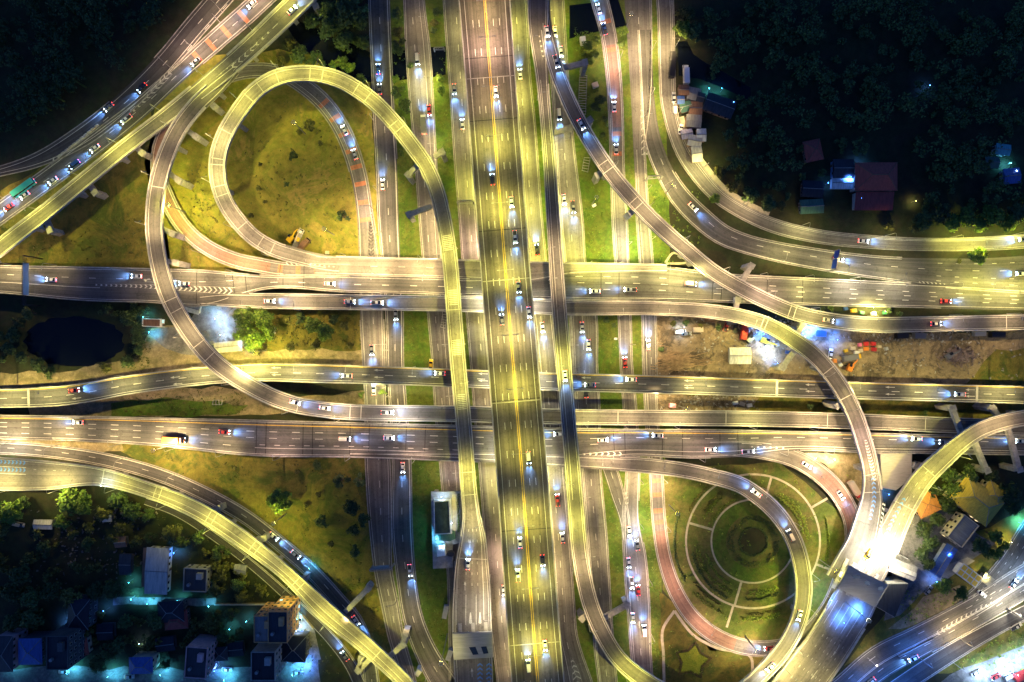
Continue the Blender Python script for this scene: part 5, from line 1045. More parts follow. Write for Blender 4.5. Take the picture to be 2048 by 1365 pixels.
block(304, 646, 8, 3.4, 3, -2, 'rust', 'white', 'small walled hut with a brown flat roof beside the pond', 1, -.6, extras=False, cat='hut', name='hut')
house(385, 617, 5, 3, 2.6, .5, -15, 'white', 'white', 'white roofed cabin half hidden below the western ramp', hip=False, win=False, cat='cabin', name='cabin')
house(456, 694, 11, 3.4, 2.8, .35, 5, 'pale', 'cream', 'cream site cabin with a pale roof in the office yard', hip=False, cat='site cabin', name='site_cabin')
h_ = house(313, 1143, 8.6, 19, 4.2, .7, -3, 'pale', 'white', 'long white roofed shed below the yellow ramp', 'shed', hip=False, name='shed')
lr = MB(); lr.box((-5.6, 1, 3.3), (2.4, 17, .2)); lr.build('awning', M_ROOFS['rust'], h_)
block(391, 1160, 10, 10, 5, -2, 'dark', 'grey', 'dark flat topped house with a pale open rim east of the white shed', 2, cat='house', name='flat_roofed_house')
AP = [(528, 1258, 8, 11, 15, 0, 'grey', 'orange', 'western wing of the orange apartment block with a dark hipped roof', 5), (556, 1254, 8, 13, 17, 0, 'dark', 'orange', 'taller eastern wing of the orange apartment block', 5), (527, 1332, 10, 12, 15, 0, 'black', 'grey', 'dark tower block with a pale east face below the orange apartments', 5), (587, 1300, 9, 10, 7, 0, 'black', 'dark', 'low black roofed building beside the courtyard', 2),
      (393, 1325, 9, 13, 12, -4, 'dark', 'pink', 'pink lit block with a dark roof by the village street', 4), (280, 1333, 9, 6, 7, -2, 'blue', 'cream', 'small block with a bluish roof on the village street', 2), (116, 1305, 9, 14, 15, 0, 'black', 'dark', 'tall black block left of the small red roof', 5), (58, 1305, 9, 10, 9, 0, 'blue', 'dark', 'dark roofed block second from the left edge on the village street', 3), (4, 1310, 7, 14, 10, 0, 'dark', 'pink', 'pinkish block cut off by the left edge', 3), (155, 1230, 8, 12, 7, 0, 'black', 'dark', 'black block above the violet lit wall', 2), (340, 1225, 10, 8, 5, 0, 'black', 'dark', 'black house in the middle of the village', 2), (440, 1310, 5, 5, 4, 0, 'dark', 'dark', 'small dark hut right of the pink lit block', 1)]
for x, y, l, w_, hh, rz, rf, wl, lb, fl in AP:
    if fl < 4: house(x, y, l, w_, hh, 1.6, rz + random.uniform(-4, 4), rf, wl, lb, floors=fl, sides='E', name='village_house'); continue
    block(x, y, l, w_, hh, rz, rf, wl, lb, fl, -.03, name='apartment_block' if fl >= 4 else 'village_house', cat='apartment block' if fl >= 4 else 'house', sides='NE' if wl == 'orange' else 'E')
house(155, 1297, 7, 6.4, 4, 1.8, 8, 'red', 'cream', 'small house with a red hipped roof on the village street')
house(350, 1242, 9, 7, 4, 2, 5, 'maroon', 'dark', 'maroon hipped roof barely visible in the dark village')
for x, y, l, w_, c, lb in [(85, 1050, 7, 3, 'pale', 'narrow pale roofed stall on the waste ground near the left edge'), (240, 1085, 4, 3.5, 'rust', 'rusty hut on the waste ground'), (213, 1035, 3, 3, 'pale', 'tiny pale roofed hut under the toll ramp trees'), (480, 1140, 4, 3, 'grey', 'grey hut between the village and the yellow ramp'), (250, 1130, 4, 8, 'dark', 'dark narrow lean-to left of the white shed'), (470, 1300, 6, 5, 'black', 'black roof behind the dark tower block'), (330, 1290, 7, 5, 'black', 'black roof above the small flat block'), (210, 1265, 6, 6, 'black', 'black roof above the round village trees')]:
    house(x, y, l, w_, 3, .7, random.uniform(-8, 8), c, 'dark', lb, 'hut', hip=False, name='hut', win=False)
# south-east corner
b = W(1795, 935, 6); b.z = 0; root = thing('shed', 'big pale grey shed at the fork of the two toll ramps', 'shed', b, 0)
A_ = [W(1762, 905, 6), W(1823, 905, 6), W(1823, 955, 6), W(1792, 980, 6), W(1764, 975, 6)]
q = MB(); q.prism([(v.x - b.x, v.y - b.y) for v in A_], 0, 5.7); q.build('wall', M_WALLS['grey'], root)
q = MB(); q.prism([((v.x - b.x) * 1.03, (v.y - b.y) * 1.03) for v in A_], 5.71, 6.0); q.build('roof', roofmat('roof_shed', (.34, .33, .31), (.2, 1, 1), .15), root)
house(1855, 1008, 9, 9, 4, 1.4, 25, 'orange', 'brown', 'orange roofed house squeezed beside the toll ramp')
house(1958, 1003, 19, 12, 6, 3.2, -38, 'yellow', 'cream', 'large yellow hipped roof house right of the toll ramp', floors=2, lit=.2)
house(1990, 992, 9, 8, 5.4, 2.2, -38, 'yellow', 'cream', 'small yellow roofed wing behind the large yellow roof house', floors=1)
block(1925, 1062, 12, 8, 5, 52, 'grey', 'cream', 'grey flat terrace house below the large yellow roof', 2, .2, extras=False, name='terrace_house', cat='house')
house(1888, 1122, 13.5, 4.4, 3, .5, 58, 'blue', 'white', 'long blue roofed car port in the forecourt', 'car port', hip=False, name='car_port', win=False)
r_ = thing('kiosk', 'small kiosk with yellow roof panels in a white frame', 'kiosk', W(1940, 1152, 4) - Vector((0, 0, 4)), R(-37))
q = MB(); q.box((0, 0, 1.75), (10, 5, 3.5)); q.build('wall', M_WALLS['white'], r_)
q = MB(); q.box((0, 0, 3.62), (10.6, 5.6, .22)); q.build('roof', M_WALLS['white'], r_)
ypm = mat('yellow_panel', (.75, .5, .03), .5)
for i in range(4):
    for j in range(2):
        q = MB(); q.box((-3.75 + 2.5 * i, -1.3 + 2.6 * j, 3.76), (2.1, 2.1, .06)); q.build('roof_panel', ypm, r_)
house(1975, 1190 - 30, 4, 3, 2.6, .5, -37, 'grey', 'grey', 'tiny grey hut behind the yellow panelled kiosk', 'hut', hip=False, name='hut', win=False)

# toll plazas: canopy on columns, booths, annexes
def canopy(label, corners, z, zd, panels, nb, booths):
    V = [W(x, y, z) for x, y in corners]; c = sum(V, Vector()) / 4; c.z = zd
    root = thing('toll_canopy', label, 'toll canopy', c)
    q = MB(); q.prism([(v.x - c.x, v.y - c.y) for v in V], z - zd - .8, z - zd); q.build('roof', roofmat('canopy_sheet_%d' % nb, (.30, .30, .27), (.12, 1.2, 1), .2), root)
    q = MB(); q.prism([((v.x - c.x) * 1.015, (v.y - c.y) * 1.02) for v in V], z - zd - 1.0, z - zd - .12); q.build('fascia', M_CON, root)
    for p in panels:
        P_ = [W(x, y, z) for x, y in p]; q = MB(); q.prism([(v.x - c.x, v.y - c.y) for v in P_], z - zd - .02, z - zd + .12); q.build('skylight', M_PANE, root)
    for i in range(nb):
        t = (i + .5) / nb
        for e in (.2, .8):
            a = V[0].lerp(V[1], t).lerp(V[3].lerp(V[2], t), e); q = MB(); q.tube([(a.x - c.x, a.y - c.y, 0), (a.x - c.x, a.y - c.y, z - zd - 1)], .25, 8); q.build('column', M_CON, root)
    for i in range(booths):
        t = (i + .5) / booths; a = V[0].lerp(V[1], t); d = V[3].lerp(V[2], t); mid = a.lerp(d, .5); h = math.atan2((d - a).y, (d - a).x)
        bt = thing('toll_booth', 'white toll booth under the %s, %s' % ('south eastern canopy' if c.x > 0 else 'western canopy', nth(i + 1, booths, 'west')), 'toll booth', (mid.x, mid.y, zd + .02), h)
        q = MB(); q.box((0, 0, .12), (14, 1.5, .24)); q.build('island', M_COND, bt)
        q = MB(); q.box((0, 0, 1.5), (2.4, 1.2, 2.5)); q.build('cabin', M_WALLS['white'], bt)
        q = MB(); q.box((0, 0, 1.8), (2.1, 1.26, .9)); q.build('window', M_LITB, bt)
    return root
canopy('grey western toll canopy with two dark skylights below the yellow ramp', [(905, 1268), (984, 1265), (986, 1315), (908, 1320)], 15.2, 8.85, [[(938, 1295), (951, 1294), (957, 1309), (946, 1310)], [(962, 1294), (973, 1293), (977, 1307), (967, 1308)]], 4, 3)
canopy('grey south eastern toll canopy where the two toll ramps merge', [(1698, 1132), (1776, 1170), (1749, 1214), (1677, 1176)], 15, 8.6, [[(1703, 1152), (1716, 1150), (1722, 1158), (1708, 1158)], [(1728, 1166), (1735, 1160), (1741, 1168), (1735, 1172)], [(1755, 1176), (1764, 1172), (1768, 1180), (1758, 1182)]], 5, 5)
b = W(1790, 1200, 9); b.z = 0; root = thing('toll_annex', 'dark flat roofed annex on the east side of the toll canopy', 'building', b)
A_ = [W(1778, 1168, 9), W(1817, 1168, 9), W(1790, 1236, 9), W(1752, 1214, 9)]
q = MB(); q.prism([(v.x - b.x, v.y - b.y) for v in A_], 0, 8.8); q.build('wall', M_WALLS['grey'], root)
q = MB(); q.prism([((v.x - b.x) * .97, (v.y - b.y) * .97) for v in A_], 8.81, 9); q.build('roof', M_ROOFS['dark'], root)
house(1805, 1145, 11, 2.6, 3, .4, -22, 'pale', 'white', 'narrow white roofed office north of the toll annex', 'office', hip=False, z0=6, name='office')
q = W(1806, 1132, 6); q.z = 0
tp = thing('platform', 'raised concrete platform carrying the narrow white roofed office', 'platform', (q.x, q.y, 0), R(-22)); mb = MB(); mb.box((0, -.8, 2.98), (13, 5, 5.95)); mb.build('slab', M_COND, tp)
mb = MB(); mb.box((0, 1.7, 6.3), (13, .15, .7)); mb.build('railing', M_STEEL, tp)
# toll office on its own platform by the western ramp
b = W(890, 1058, 8); root = thing('toll_office', 'toll office with a dark green roof on a concrete platform beside the western ramp', 'office', (b.x, b.y, 0))
def loc(x, y, z): v = W(x, y, z); return (v.x - b.x, v.y - b.y)
def pr(name, m, pts, z0, z1, par=None):
    q = MB(); q.prism([loc(x, y, z1) for x, y in pts], z0, z1); return q.build(name, m, par or root)
pr('platform', M_COND, [(862, 984), (921, 984), (921, 1085), (905, 1090), (905, 1136), (866, 1138)], 6.8, 8)
for x, y in ((870, 990), (870, 1060), (870, 1130), (900, 1125)):
    v = loc(x, y, 7); q = MB(); q.box((v[0], v[1], 3.4), (1.6, 1.6, 6.8)); q.build('pier', M_COND, root)
pr('wall', M_WALLS['white'], [(867, 1003), (900, 1001), (903, 1068), (868, 1070)], 8.01, 12)
pr('roof', roofmat('office_roof', (.05, .075, .05), (.3, .3, 1), .5), [(869, 1005), (898, 1003), (901, 1066), (870, 1068)], 12.01, 12.2)
pr('roof_parapet', M_WALLS['white'], [(897, 1002), (901, 1002), (904, 1067), (900, 1067)], 12.02, 12.7); pr('roof_parapet', M_WALLS['white'], [(867, 1003), (869, 1003), (870, 1069), (868, 1069)], 12.02, 12.7)
pr('wing', M_ROOFS['green'], [(876, 1067), (908, 1066), (911, 1078), (900, 1083), (878, 1082)], 8.01, 11.2)
pr('cabin', M_WALLS['white'], [(873, 1092), (889, 1091), (891, 1112), (874, 1114)], 8.01, 11.4); pr('terrace', M_FLAG, [(904, 990), (917, 989), (918, 1060), (906, 1062)], 8.0, 8.12)
pr('water_tank', M_DARKM, ellipse(901, 1109, 8, 5, 14), 8.01, 10.2)
q = MB()
for i in range(26):
    v = loc(917 + random.uniform(-1, 1), 988 + i * 3, 8.5); leaves(q, (v[0], v[1], 8.5), .6, 10, .22, .7)
q.build('planter_hedge', M_HEDGE, root)
for i, (x0, y0, x1, y1, lb) in enumerate([(888, 1238, 893, 1212, 'short pier arm with a dark end box left of the western toll plaza'), (895, 1322, 902, 1302, 'pale pier arm beside the western toll canopy'), (832, 1352, 840, 1342, 'pale pier arm below the yellow south western ramp')]):
    a, c2 = W(x0, y0, 6), W(x1, y1, 6); t = thing('pier_arm', lb, 'pier', ((a.x + c2.x) / 2, (a.y + c2.y) / 2, 0)); dv = c2 - a
    q = MB(); q.box((0, 0, 5.2), (dv.length, 2, 1.6), math.atan2(dv.y, dv.x)); q.build('arm', M_CON, t); q = MB(); q.box((0, 0, 2.2), (1.6, 1.6, 4.4)); q.build('column', M_CON, t)

# gantries over the roads
def gantry(label, x0, y0, x1, y1, z, zd, sign=None, m=M_STEEL):
    a, b2 = W(x0, y0, z), W(x1, y1, z); c = (a + b2) / 2; dv = b2 - a; L = dv.length
    root = thing('sign_gantry', label, 'gantry', (c.x, c.y, zd), math.atan2(dv.y, dv.x)); h = z - zd
    for s in (-1, 1):
        q = MB(); q.tube([(s * L / 2, 0, -zd + .05), (s * L / 2, 0, h + .5)], .28, 8); q.build('post', m, root)
    q = MB()
    for dy in (-.5, .5):
        for dz in (-.4, .4): q.tube([(-L / 2, dy, h + dz), (L / 2, dy, h + dz)], .09, 5)
    n = int(L / 1.2)
    for i in range(n): q.tube([(-L / 2 + L * i / n, -.5 if i % 2 else .5, h + .4), (-L / 2 + L * (i + 1) / n, .5 if i % 2 else -.5, h + .4)], .05, 4)
    q.build('truss', m, root)
    for (u0, u1, c2) in sign or []:
        q = MB(); q.box(((u0 + u1) / 2 * L, .75, h), (abs(u1 - u0) * L, .25, 2.6), 0, 1, Matrix.Rotation(R(14), 3, 'X')); q.build('sign_board', c2, root)
M_SGN = mat('blue_sign', (.02, .08, .38), .4); M_SGG = mat('sign_back', (.22, .23, .24), .5, .4)
gantry('dark portal gantry across the upper viaduct near the left edge', 48, 512, 48, 610, 11.5, 5, [(-.35, .3, M_SGG)], M_DARKM)
gantry('steel gantry across the far western road below the lower viaduct', 740, 1141, 783, 1137, 6.5, .07, [(-.4, .4, M_SGG)])
gantry('gantry with blue sign boards over the curving eastern slip road', 1670, 540, 1678, 500, 7, .07, [(-.45, .02, M_SGN), (.05, .45, M_SGN)])
gantry('small sign gantry on the frontage road left of the viaduct', 914, 405, 946, 404, 6, .07, [(-.2, .4, M_SGG)])
gantry('sign gantry where the eastern service road splits', 1296, 356, 1325, 354, 6.5, .07, [(-.45, .3, M_SGG)])
gantry('bridge railing gantry across the canal by the viaduct', 868, 98, 888, 97, 3, .07)

# block barriers along the south eastern roads and the motorway (each a row of blocks set end to end)
def blocks(key_pts, n, label, m=M_CON, sz=(1.0, .5, .8)):
    A = hermite([(x, y, 0) for x, y in key_pts], 4); d = np.concatenate([[0], np.cumsum(np.linalg.norm(np.diff(A[:, :2], axis=0), axis=1))])
    ob = None
    for i in range(n):
        s = d[-1] * (i + .5) / n; x, y = np.interp(s, d, A[:, 0]), np.interp(s, d, A[:, 1]); x2, y2 = np.interp(s + 2, d, A[:, 0]), np.interp(s + 2, d, A[:, 1])
        v = W(x, y); v.z = .07; h = math.atan2(-(y2 - y), x2 - x)
        if ob is None:
            q = MB(); q.box((0, 0, sz[2] / 2), sz, 0, .8); me = q.mesh('barrier_block', m)
            ob = 1
        tag(link('barrier_block', me, None, v, h), '%s, %s' % (label, 'at its lower end' if i == 0 else 'at its upper end' if i == n - 1 else ORD[i + 1] + ' up from its lower end' if i < 20 else 'in its upper half'), 'barrier block', label)
blocks([(1863, 1303), (1940, 1260), (2048, 1198)], 44, 'block of the pale barrier row along the dual road')
blocks([(1796, 1312), (1866, 1276)], 18, 'block of the dotted median row on the dual road')
blocks([(116, 316), (155, 285), (198, 250)], 11, 'white block of the motorway median row', M_CON, (2.0, .8, .9))

lane([(1330, 527), (1347, 506), (1374, 524), (1332, 528)], 1.0, M_FLAG, 'pale triangular kerb on the bright grass wedge below the flyover')
for x0, y0, x1, y1, lb in [(432, 1207, 590, 1207, 'low yellow lit wall at the end of the cyan lane'), (583, 1203, 628, 1256, 'low wall along the lane under the yellow ramp'), (1400, 862 - 2, 1402, 862, '')]:
    if lb:
        a, b_ = W(x0, y0), W(x1, y1); dv = b_ - a; t = thing('boundary_wall', lb, 'wall', (a + b_) / 2, math.atan2(dv.y, dv.x)); q = MB(); q.box((0, 0, .8), (dv.length, .35, 1.6)); q.build('wall', M_SAND, t); q = MB(); q.box((0, 0, 1.66), (dv.length, .5, .12)); q.build('coping', M_CON, t)
# ------------------------------------------------------------------ vehicles
PAINT = {k: mat('car_paint_' + k, c, .28, .25, spec=.6) for k, c in dict(white=(.75, .75, .74), silver=(.45, .46, .48), black=(.02, .02, .022), grey=(.16, .165, .175), red=(.42, .03, .03), blue=(.03, .09, .32), yellow=(.75, .46, .02), orange=(.65, .22, .03), green=(.04, .22, .10), teal=(.05, .42, .40), pink=(.65, .15, .3), brown=(.18, .10, .06), beige=(.50, .44, .34)).items()}
M_GLASS = mat('car_glass', (.015, .02, .025), .08, 0, spec=.9)
M_TYRE = mat('tyre_rubber', (.018, .018, .018), .9)
M_HEADL = mat('headlight', (.8, .85, .9), .2, 0, (.62, .82, 1), 26)
M_TAILL = mat('tail_light', (.5, .02, .02), .3, 0, (1, .04, .03), 9)
M_HEADO = mat('headlight_off', (.6, .62, .62), .2)
M_TAILO = mat('tail_light_off', (.25, .01, .01), .3)
def loft(secs, sub=0):
    """body from cross-sections along x: (x, half width, z low, z high, top inset)"""
    mb = MB(); vs = []
    for x, w, z0, z1, ins in secs:
        vs += [(x, -w * .94, z0), (x, -w, z0 + (z1 - z0) * .35), (x, -w * .97, z0 + (z1 - z0) * .75), (x, -w + ins, z1), (x, w - ins, z1), (x, w * .97, z0 + (z1 - z0) * .75), (x, w, z0 + (z1 - z0) * .35), (x, w * .94, z0)]
    fs = []
    for i in range(len(secs) - 1):
        for j in range(8):
            k = (j + 1) % 8; fs.append((i * 8 + j, i * 8 + k, (i + 1) * 8 + k, (i + 1) * 8 + j))
    fs += [tuple(range(7, -1, -1)), tuple((len(secs) - 1) * 8 + j for j in range(8))]
    mb.add(vs, [f[::-1] for f in fs]); return mb
def wheel_mb(x, y, r_=.33, w=.22):
    q = MB(); q.tube([(x, y - w / 2, r_), (x, y + w / 2, r_)], r_, 14); return q
VD = {  # body sections, glass sections, roof sections, length, half width, wheel x, lamp z
 'sedan': ([(-2.25, .78, .38, .82, .12), (-2.1, .88, .25, .95, .12), (-1.2, .9, .22, 1.0, .1), (.9, .9, .22, .98, .1), (1.9, .86, .24, .82, .12), (2.28, .72, .36, .68, .12)], [(-1.75, .74, .94, 1.0, .1), (-1.0, .76, .95, 1.42, .16), (.25, .76, .95, 1.42, .16), (1.15, .76, .93, .99, .1)], [(-1.05, .6, 1.4, 1.47, .08), (.3, .6, 1.4, 1.47, .08)], 2.25, .66, (-1.35, 1.4), .66),
 'pickup': ([(-2.6, .86, .4, .98, .05), (-2.55, .9, .35, 1.02, .05), (-.6, .92, .32, 1.04, .05), (1.1, .92, .32, 1.06, .1), (2.3, .88, .34, .98, .14), (2.62, .74, .42, .8, .12)], [(-.75, .78, 1.0, 1.5, .12), (-.6, .78, 1.02, 1.66, .16), (.5, .78, 1.02, 1.66, .16), (1.4, .78, 1.0, 1.08, .1)], [(-.62, .62, 1.64, 1.72, .08), (.52, .62, 1.64, 1.72, .08)], 2.6, .68, (-1.6, 1.65), .78),
 'van': ([(-2.4, .88, .35, 1.0, .05), (-2.3, .92, .3, 1.1, .05), (1.5, .92, .3, 1.1, .08), (2.2, .88, .32, 1.0, .12), (2.5, .76, .4, .85, .1)], [(-2.3, .84, 1.05, 1.7, .1), (-2.2, .86, 1.05, 1.85, .12), (1.0, .86, 1.05, 1.85, .14), (1.95, .82, 1.0, 1.1, .1)], [(-2.25, .74, 1.84, 1.95, .08), (1.1, .74, 1.84, 1.95, .12)], 2.45, .7, (-1.6, 1.55), .75),
 'bus': ([(-5.6, 1.2, .5, 1.5, .05), (-5.5, 1.25, .4, 1.5, .02), (5.5, 1.25, .4, 1.5, .02), (5.7, 1.15, .5, 1.4, .05)], [(-5.5, 1.2, 1.5, 2.7, .06), (5.4, 1.2, 1.5, 2.7, .06), (5.6, 1.15, 1.4, 1.6, .06)], [(-5.55, 1.24, 2.7, 3.1, .18), (5.35, 1.24, 2.7, 3.1, .18)], 5.65, .95, (-3.4, 3.4), .8),
 'truck': ([(-.2 + 2.6, 1.1, .5, 1.6, .05), (2.5, 1.15, .45, 1.7, .05), (4.1, 1.15, .45, 1.5, .08), (4.35, 1.05, .55, 1.2, .1)], [(2.45, 1.05, 1.6, 2.4, .1), (3.5, 1.05, 1.6, 2.4, .12), (4.15, 1.05, 1.45, 1.6, .1)], [(2.4, 1.0, 2.38, 2.55, .1), (3.6, 1.0, 2.38, 2.55, .12)], 4.3, .85, (-2.8, 3.2), .8),
}
VM = {}
def vmeshes(kind, colour):
    k = (kind, colour)
    if k not in VM:
        b, gl, rf, hl, hw, wx, lz = VD[kind]
        body = loft(b); 
        if kind == 'truck': body.box((-.2, 0, .75), (8.4, 1.0, .3))
        if kind == 'pickup': pass
        q = {}
        q['body'] = body.mesh('body', PAINT[colour], True if kind in ('sedan', 'van') else False)
        q['windows'] = loft(gl).mesh('windows', M_GLASS)
        q['roof'] = loft(rf).mesh('roof', PAINT[colour])
        VM[k] = q
    return VM[k]
SHM = {}
def shared(key, f):
    if key not in SHM: SHM[key] = f()
    return SHM[key]
hd = bpy.data.lights.new('headlight_beam', 'SPOT'); hd.energy = HEAD; hd.color = (.16, .40, 1); hd.spot_size = R(54); hd.spot_blend = .9; hd.shadow_soft_size = .06
def car(pos, rz, kind, colour, label, lit=True, group=None, red=False, cargo=None, beam=1, slope=0):
    root = thing({'sedan': 'car', 'pickup': 'pickup_truck', 'van': 'van', 'bus': 'bus', 'truck': 'truck'}[kind], label, {'sedan': 'car', 'pickup': 'pickup', 'van': 'van', 'bus': 'bus', 'truck': 'truck'}[kind], pos, rz, group)
    root.rotation_euler = (0, slope, rz)
    for k, me in vmeshes(kind, colour).items(): link(k, me, root)
    b, gl, rf, hl, hw, wx, lz = VD[kind]; tail = b[0][0] if kind != 'truck' else -4.42
    for sy in (-1, 1):
        def hmesh():
            q = MB(); q.box((hl - .1, sy * hw, lz + .03), (.42, .36, .2), 0, .7); return q.mesh('headlight', M_HEADL if lit else M_HEADO)
        def tmesh():
            q = MB(); q.box((tail + .04, sy * hw, lz + .12), (.22, .34, .2), 0, .8); return q.mesh('tail_light', M_TAILL if lit else M_TAILO)
        link('headlight', shared(('h', kind, sy, lit), hmesh), root); link('tail_light', shared(('t', kind, sy, lit), tmesh), root)
        if lit and beam:
            lo = link('headlight_beam', hd, root, (hl + .2, sy * hw, lz + .05)); lo.rotation_euler = (R(90 - 9), 0, R(-90))
        for x in wx: link('wheel', shared(('w', kind, x, sy), lambda: wheel_mb(x, sy * b[1][1] * .9, .33 if kind in ('sedan', 'van', 'pickup') else .48, .22 if kind in ('sedan', 'van', 'pickup') else .34).mesh('wheel', M_TYRE)), root)
    if kind == 'pickup':
        def bed():
            q = MB(); q.box((-1.65, 0, 1.045), (1.75, 1.5, .03)); return q.mesh('cargo_bed', M_DARKM)
        link('cargo_bed', shared('bed', bed), root)
    if kind == 'truck':
        q = MB(); q.box((-1.0, 0, 2.15), (6.6, 2.35, 2.5)) if cargo != 'flat' else q.box((-1.0, 0, 1.1), (6.8, 2.4, .35)); q.build('cargo_box', PAINT[cargo] if cargo in PAINT else M_COND, root)
    return root
CARS = '''
M 992,185,1,sedan,white 1023,405,1,sedan,silver 1030,475,1,pickup,white 1037,575,1,sedan,grey 1058,625,1,sedan,white 985,360,-1,sedan,black 1057,915,1,van,silver 1040,1085,-1,sedan,white 1036,1150,-1,pickup,silver 1090,1290,1,sedan,white 1004,640,-1,sedan,grey 1085,1120,1,sedan,black 1057,1330,-1,van,white
G3 905,180,1,sedan,grey 925,250,-1,sedan,silver 1008,1180,1,sedan,white
G4 1040,150,-1,sedan,white 1085,655,1,sedan,white 1115,1000,-1,pickup,red 1125,1075,-1,sedan,silver 1074,500,-1,sedan,black
G5 1110,65,1,sedan,white 1122,105,1,sedan,silver 1118,230,1,van,white 1128,400,1,sedan,white 1146,415,1,pickup,grey 1164,655,1,sedan,silver 1177,690,1,sedan,white 1172,785,-1,sedan,black
NR 1094,65,1,sedan,white 1112,125,1,pickup,silver 1162,250,1,sedan,white 1655,641,1,sedan,beige 1870,648,1,sedan,grey
G6 1196,20,-1,sedan,white 1207,60,-1,pickup,blue 1228,215,-1,sedan,white 1232,300,-1,sedan,silver 1247,725,-1,sedan,red 1258,1062,1,sedan,white 1254,1125,1,sedan,silver 1263,1165,1,pickup,white 1274,1090,-1,sedan,grey 1276,1180,-1,sedan,red 1262,1235,1,sedan,white 1288,1260,-1,van,white
G7 1296,690,-1,sedan,white
G7R 1385,415,1,sedan,white 1675,520,1,sedan,white 2040,548,-1,sedan,silver
G8 1725,483,1,sedan,white 2045,472,-1,sedan,white
L3 690,262,-1,sedan,white 710,310,-1,sedan,silver 748,780,-1,sedan,white 744,700,1,sedan,grey
G1 757,140,-1,sedan,blue 760,180,-1,sedan,grey 766,370,-1,sedan,white 792,630,1,sedan,silver 806,935,1,sedan,white 822,1140,1,pickup,white
G2 835,120,1,van,silver 862,222,1,sedan,red 848,250,-1,truck,white
D1R 505,10,1,sedan,white 393,125,1,sedan,silver 255,240,1,pickup,white 192,298,1,sedan,white 152,330,1,van,blue 112,368,1,sedan,white 52,392,1,sedan,silver 52,378,1,bus,teal 20,415,1,sedan,red
D1L 286,177,1,sedan,black 215,210,1,sedan,grey
D2 585,22,-1,sedan,white
E1 105,560,-1,sedan,white 275,553,-1,sedan,white 370,568,-1,sedan,silver 660,568,1,sedan,silver 1190,583,-1,sedan,white 1260,580,-1,pickup,silver 1380,568,1,van,white 1890,603,1,sedan,red
CR 540,603,1,sedan,white 755,606,1,pickup,white 700,604,1,sedan,silver 980,610,1,sedan,white
E2 150,781,1,sedan,red 695,752,-1,sedan,silver 880,747,-1,sedan,white 1262,759,-1,sedan,white 1180,770,-1,sedan,grey 1918,789,-1,sedan,white
L2 650,816,1,sedan,white 775,825,1,pickup,white 590,805,1,sedan,silver
E4 158,845,-1,sedan,white 352,879,1,truck,orange 450,864,1,sedan,red 778,876,1,sedan,white 690,878,1,van,silver 1118,868,-1,sedan,white 1205,880,1,sedan,white 1315,871,-1,sedan,silver 1420,899,1,sedan,white 1495,903,1,pickup,white 1832,877,-1,sedan,white 1888,884,-1,van,silver 2040,882,-1,sedan,white
SR 1512,986,1,sedan,white 1580,1070,1,van,beige 1598,1230,-1,sedan,white 1540,1333,-1,sedan,white 1130,752,1,sedan,white
G7o 1612,930,-1,sedan,white 1680,990,-1,sedan,silver 1538,1296,-1,sedan,red
S2 548,1072,1,sedan,white 592,1108,1,sedan,silver 712,1240,1,sedan,white
S3 695,1308,-1,sedan,grey
L1 936,1128,-1,sedan,white
SE2 1714,1096,1,pickup,yellow
PA 1830,1325,-1,sedan,white 1740,1362,-1,sedan,silver
PB 2025,1168,-1,sedan,white
'''
vt = []
for ln in CARS.strip().splitlines():
    key, *it = ln.split(); r = ROADS[key]; L = []
    for q in it:
        x, y, d, kind, col = q.split(','); s, o = near(r, float(x), float(y)); L.append((s, o, int(d), kind, col))
    L.sort()
    for i, (s, o, d, kind, col) in enumerate(L):
        w = float(np.interp(s, r['S'], r['w'])) / 2 - 2.0; o = max(-w, min(w, o))
        z0, z1 = at(r, s - 2).z, at(r, s + 2).z; sl = -math.atan2(z1 - z0, 4.0) * d
        nm = 'car' if kind == 'sedan' else kind
        car(at(r, s, 0, o, .03), head(r, s) + (0 if d > 0 else math.pi), kind, col,
            '%s lit %s on the %s, %s' % (col, nm, r['phrase'], nth(i + 1, len(L), r['start']).replace('the only one there', 'no other vehicle there')), True, 'vehicles driving with lights on', cargo='orange' if kind == 'truck' and col == 'orange' else 'grey', slope=sl)
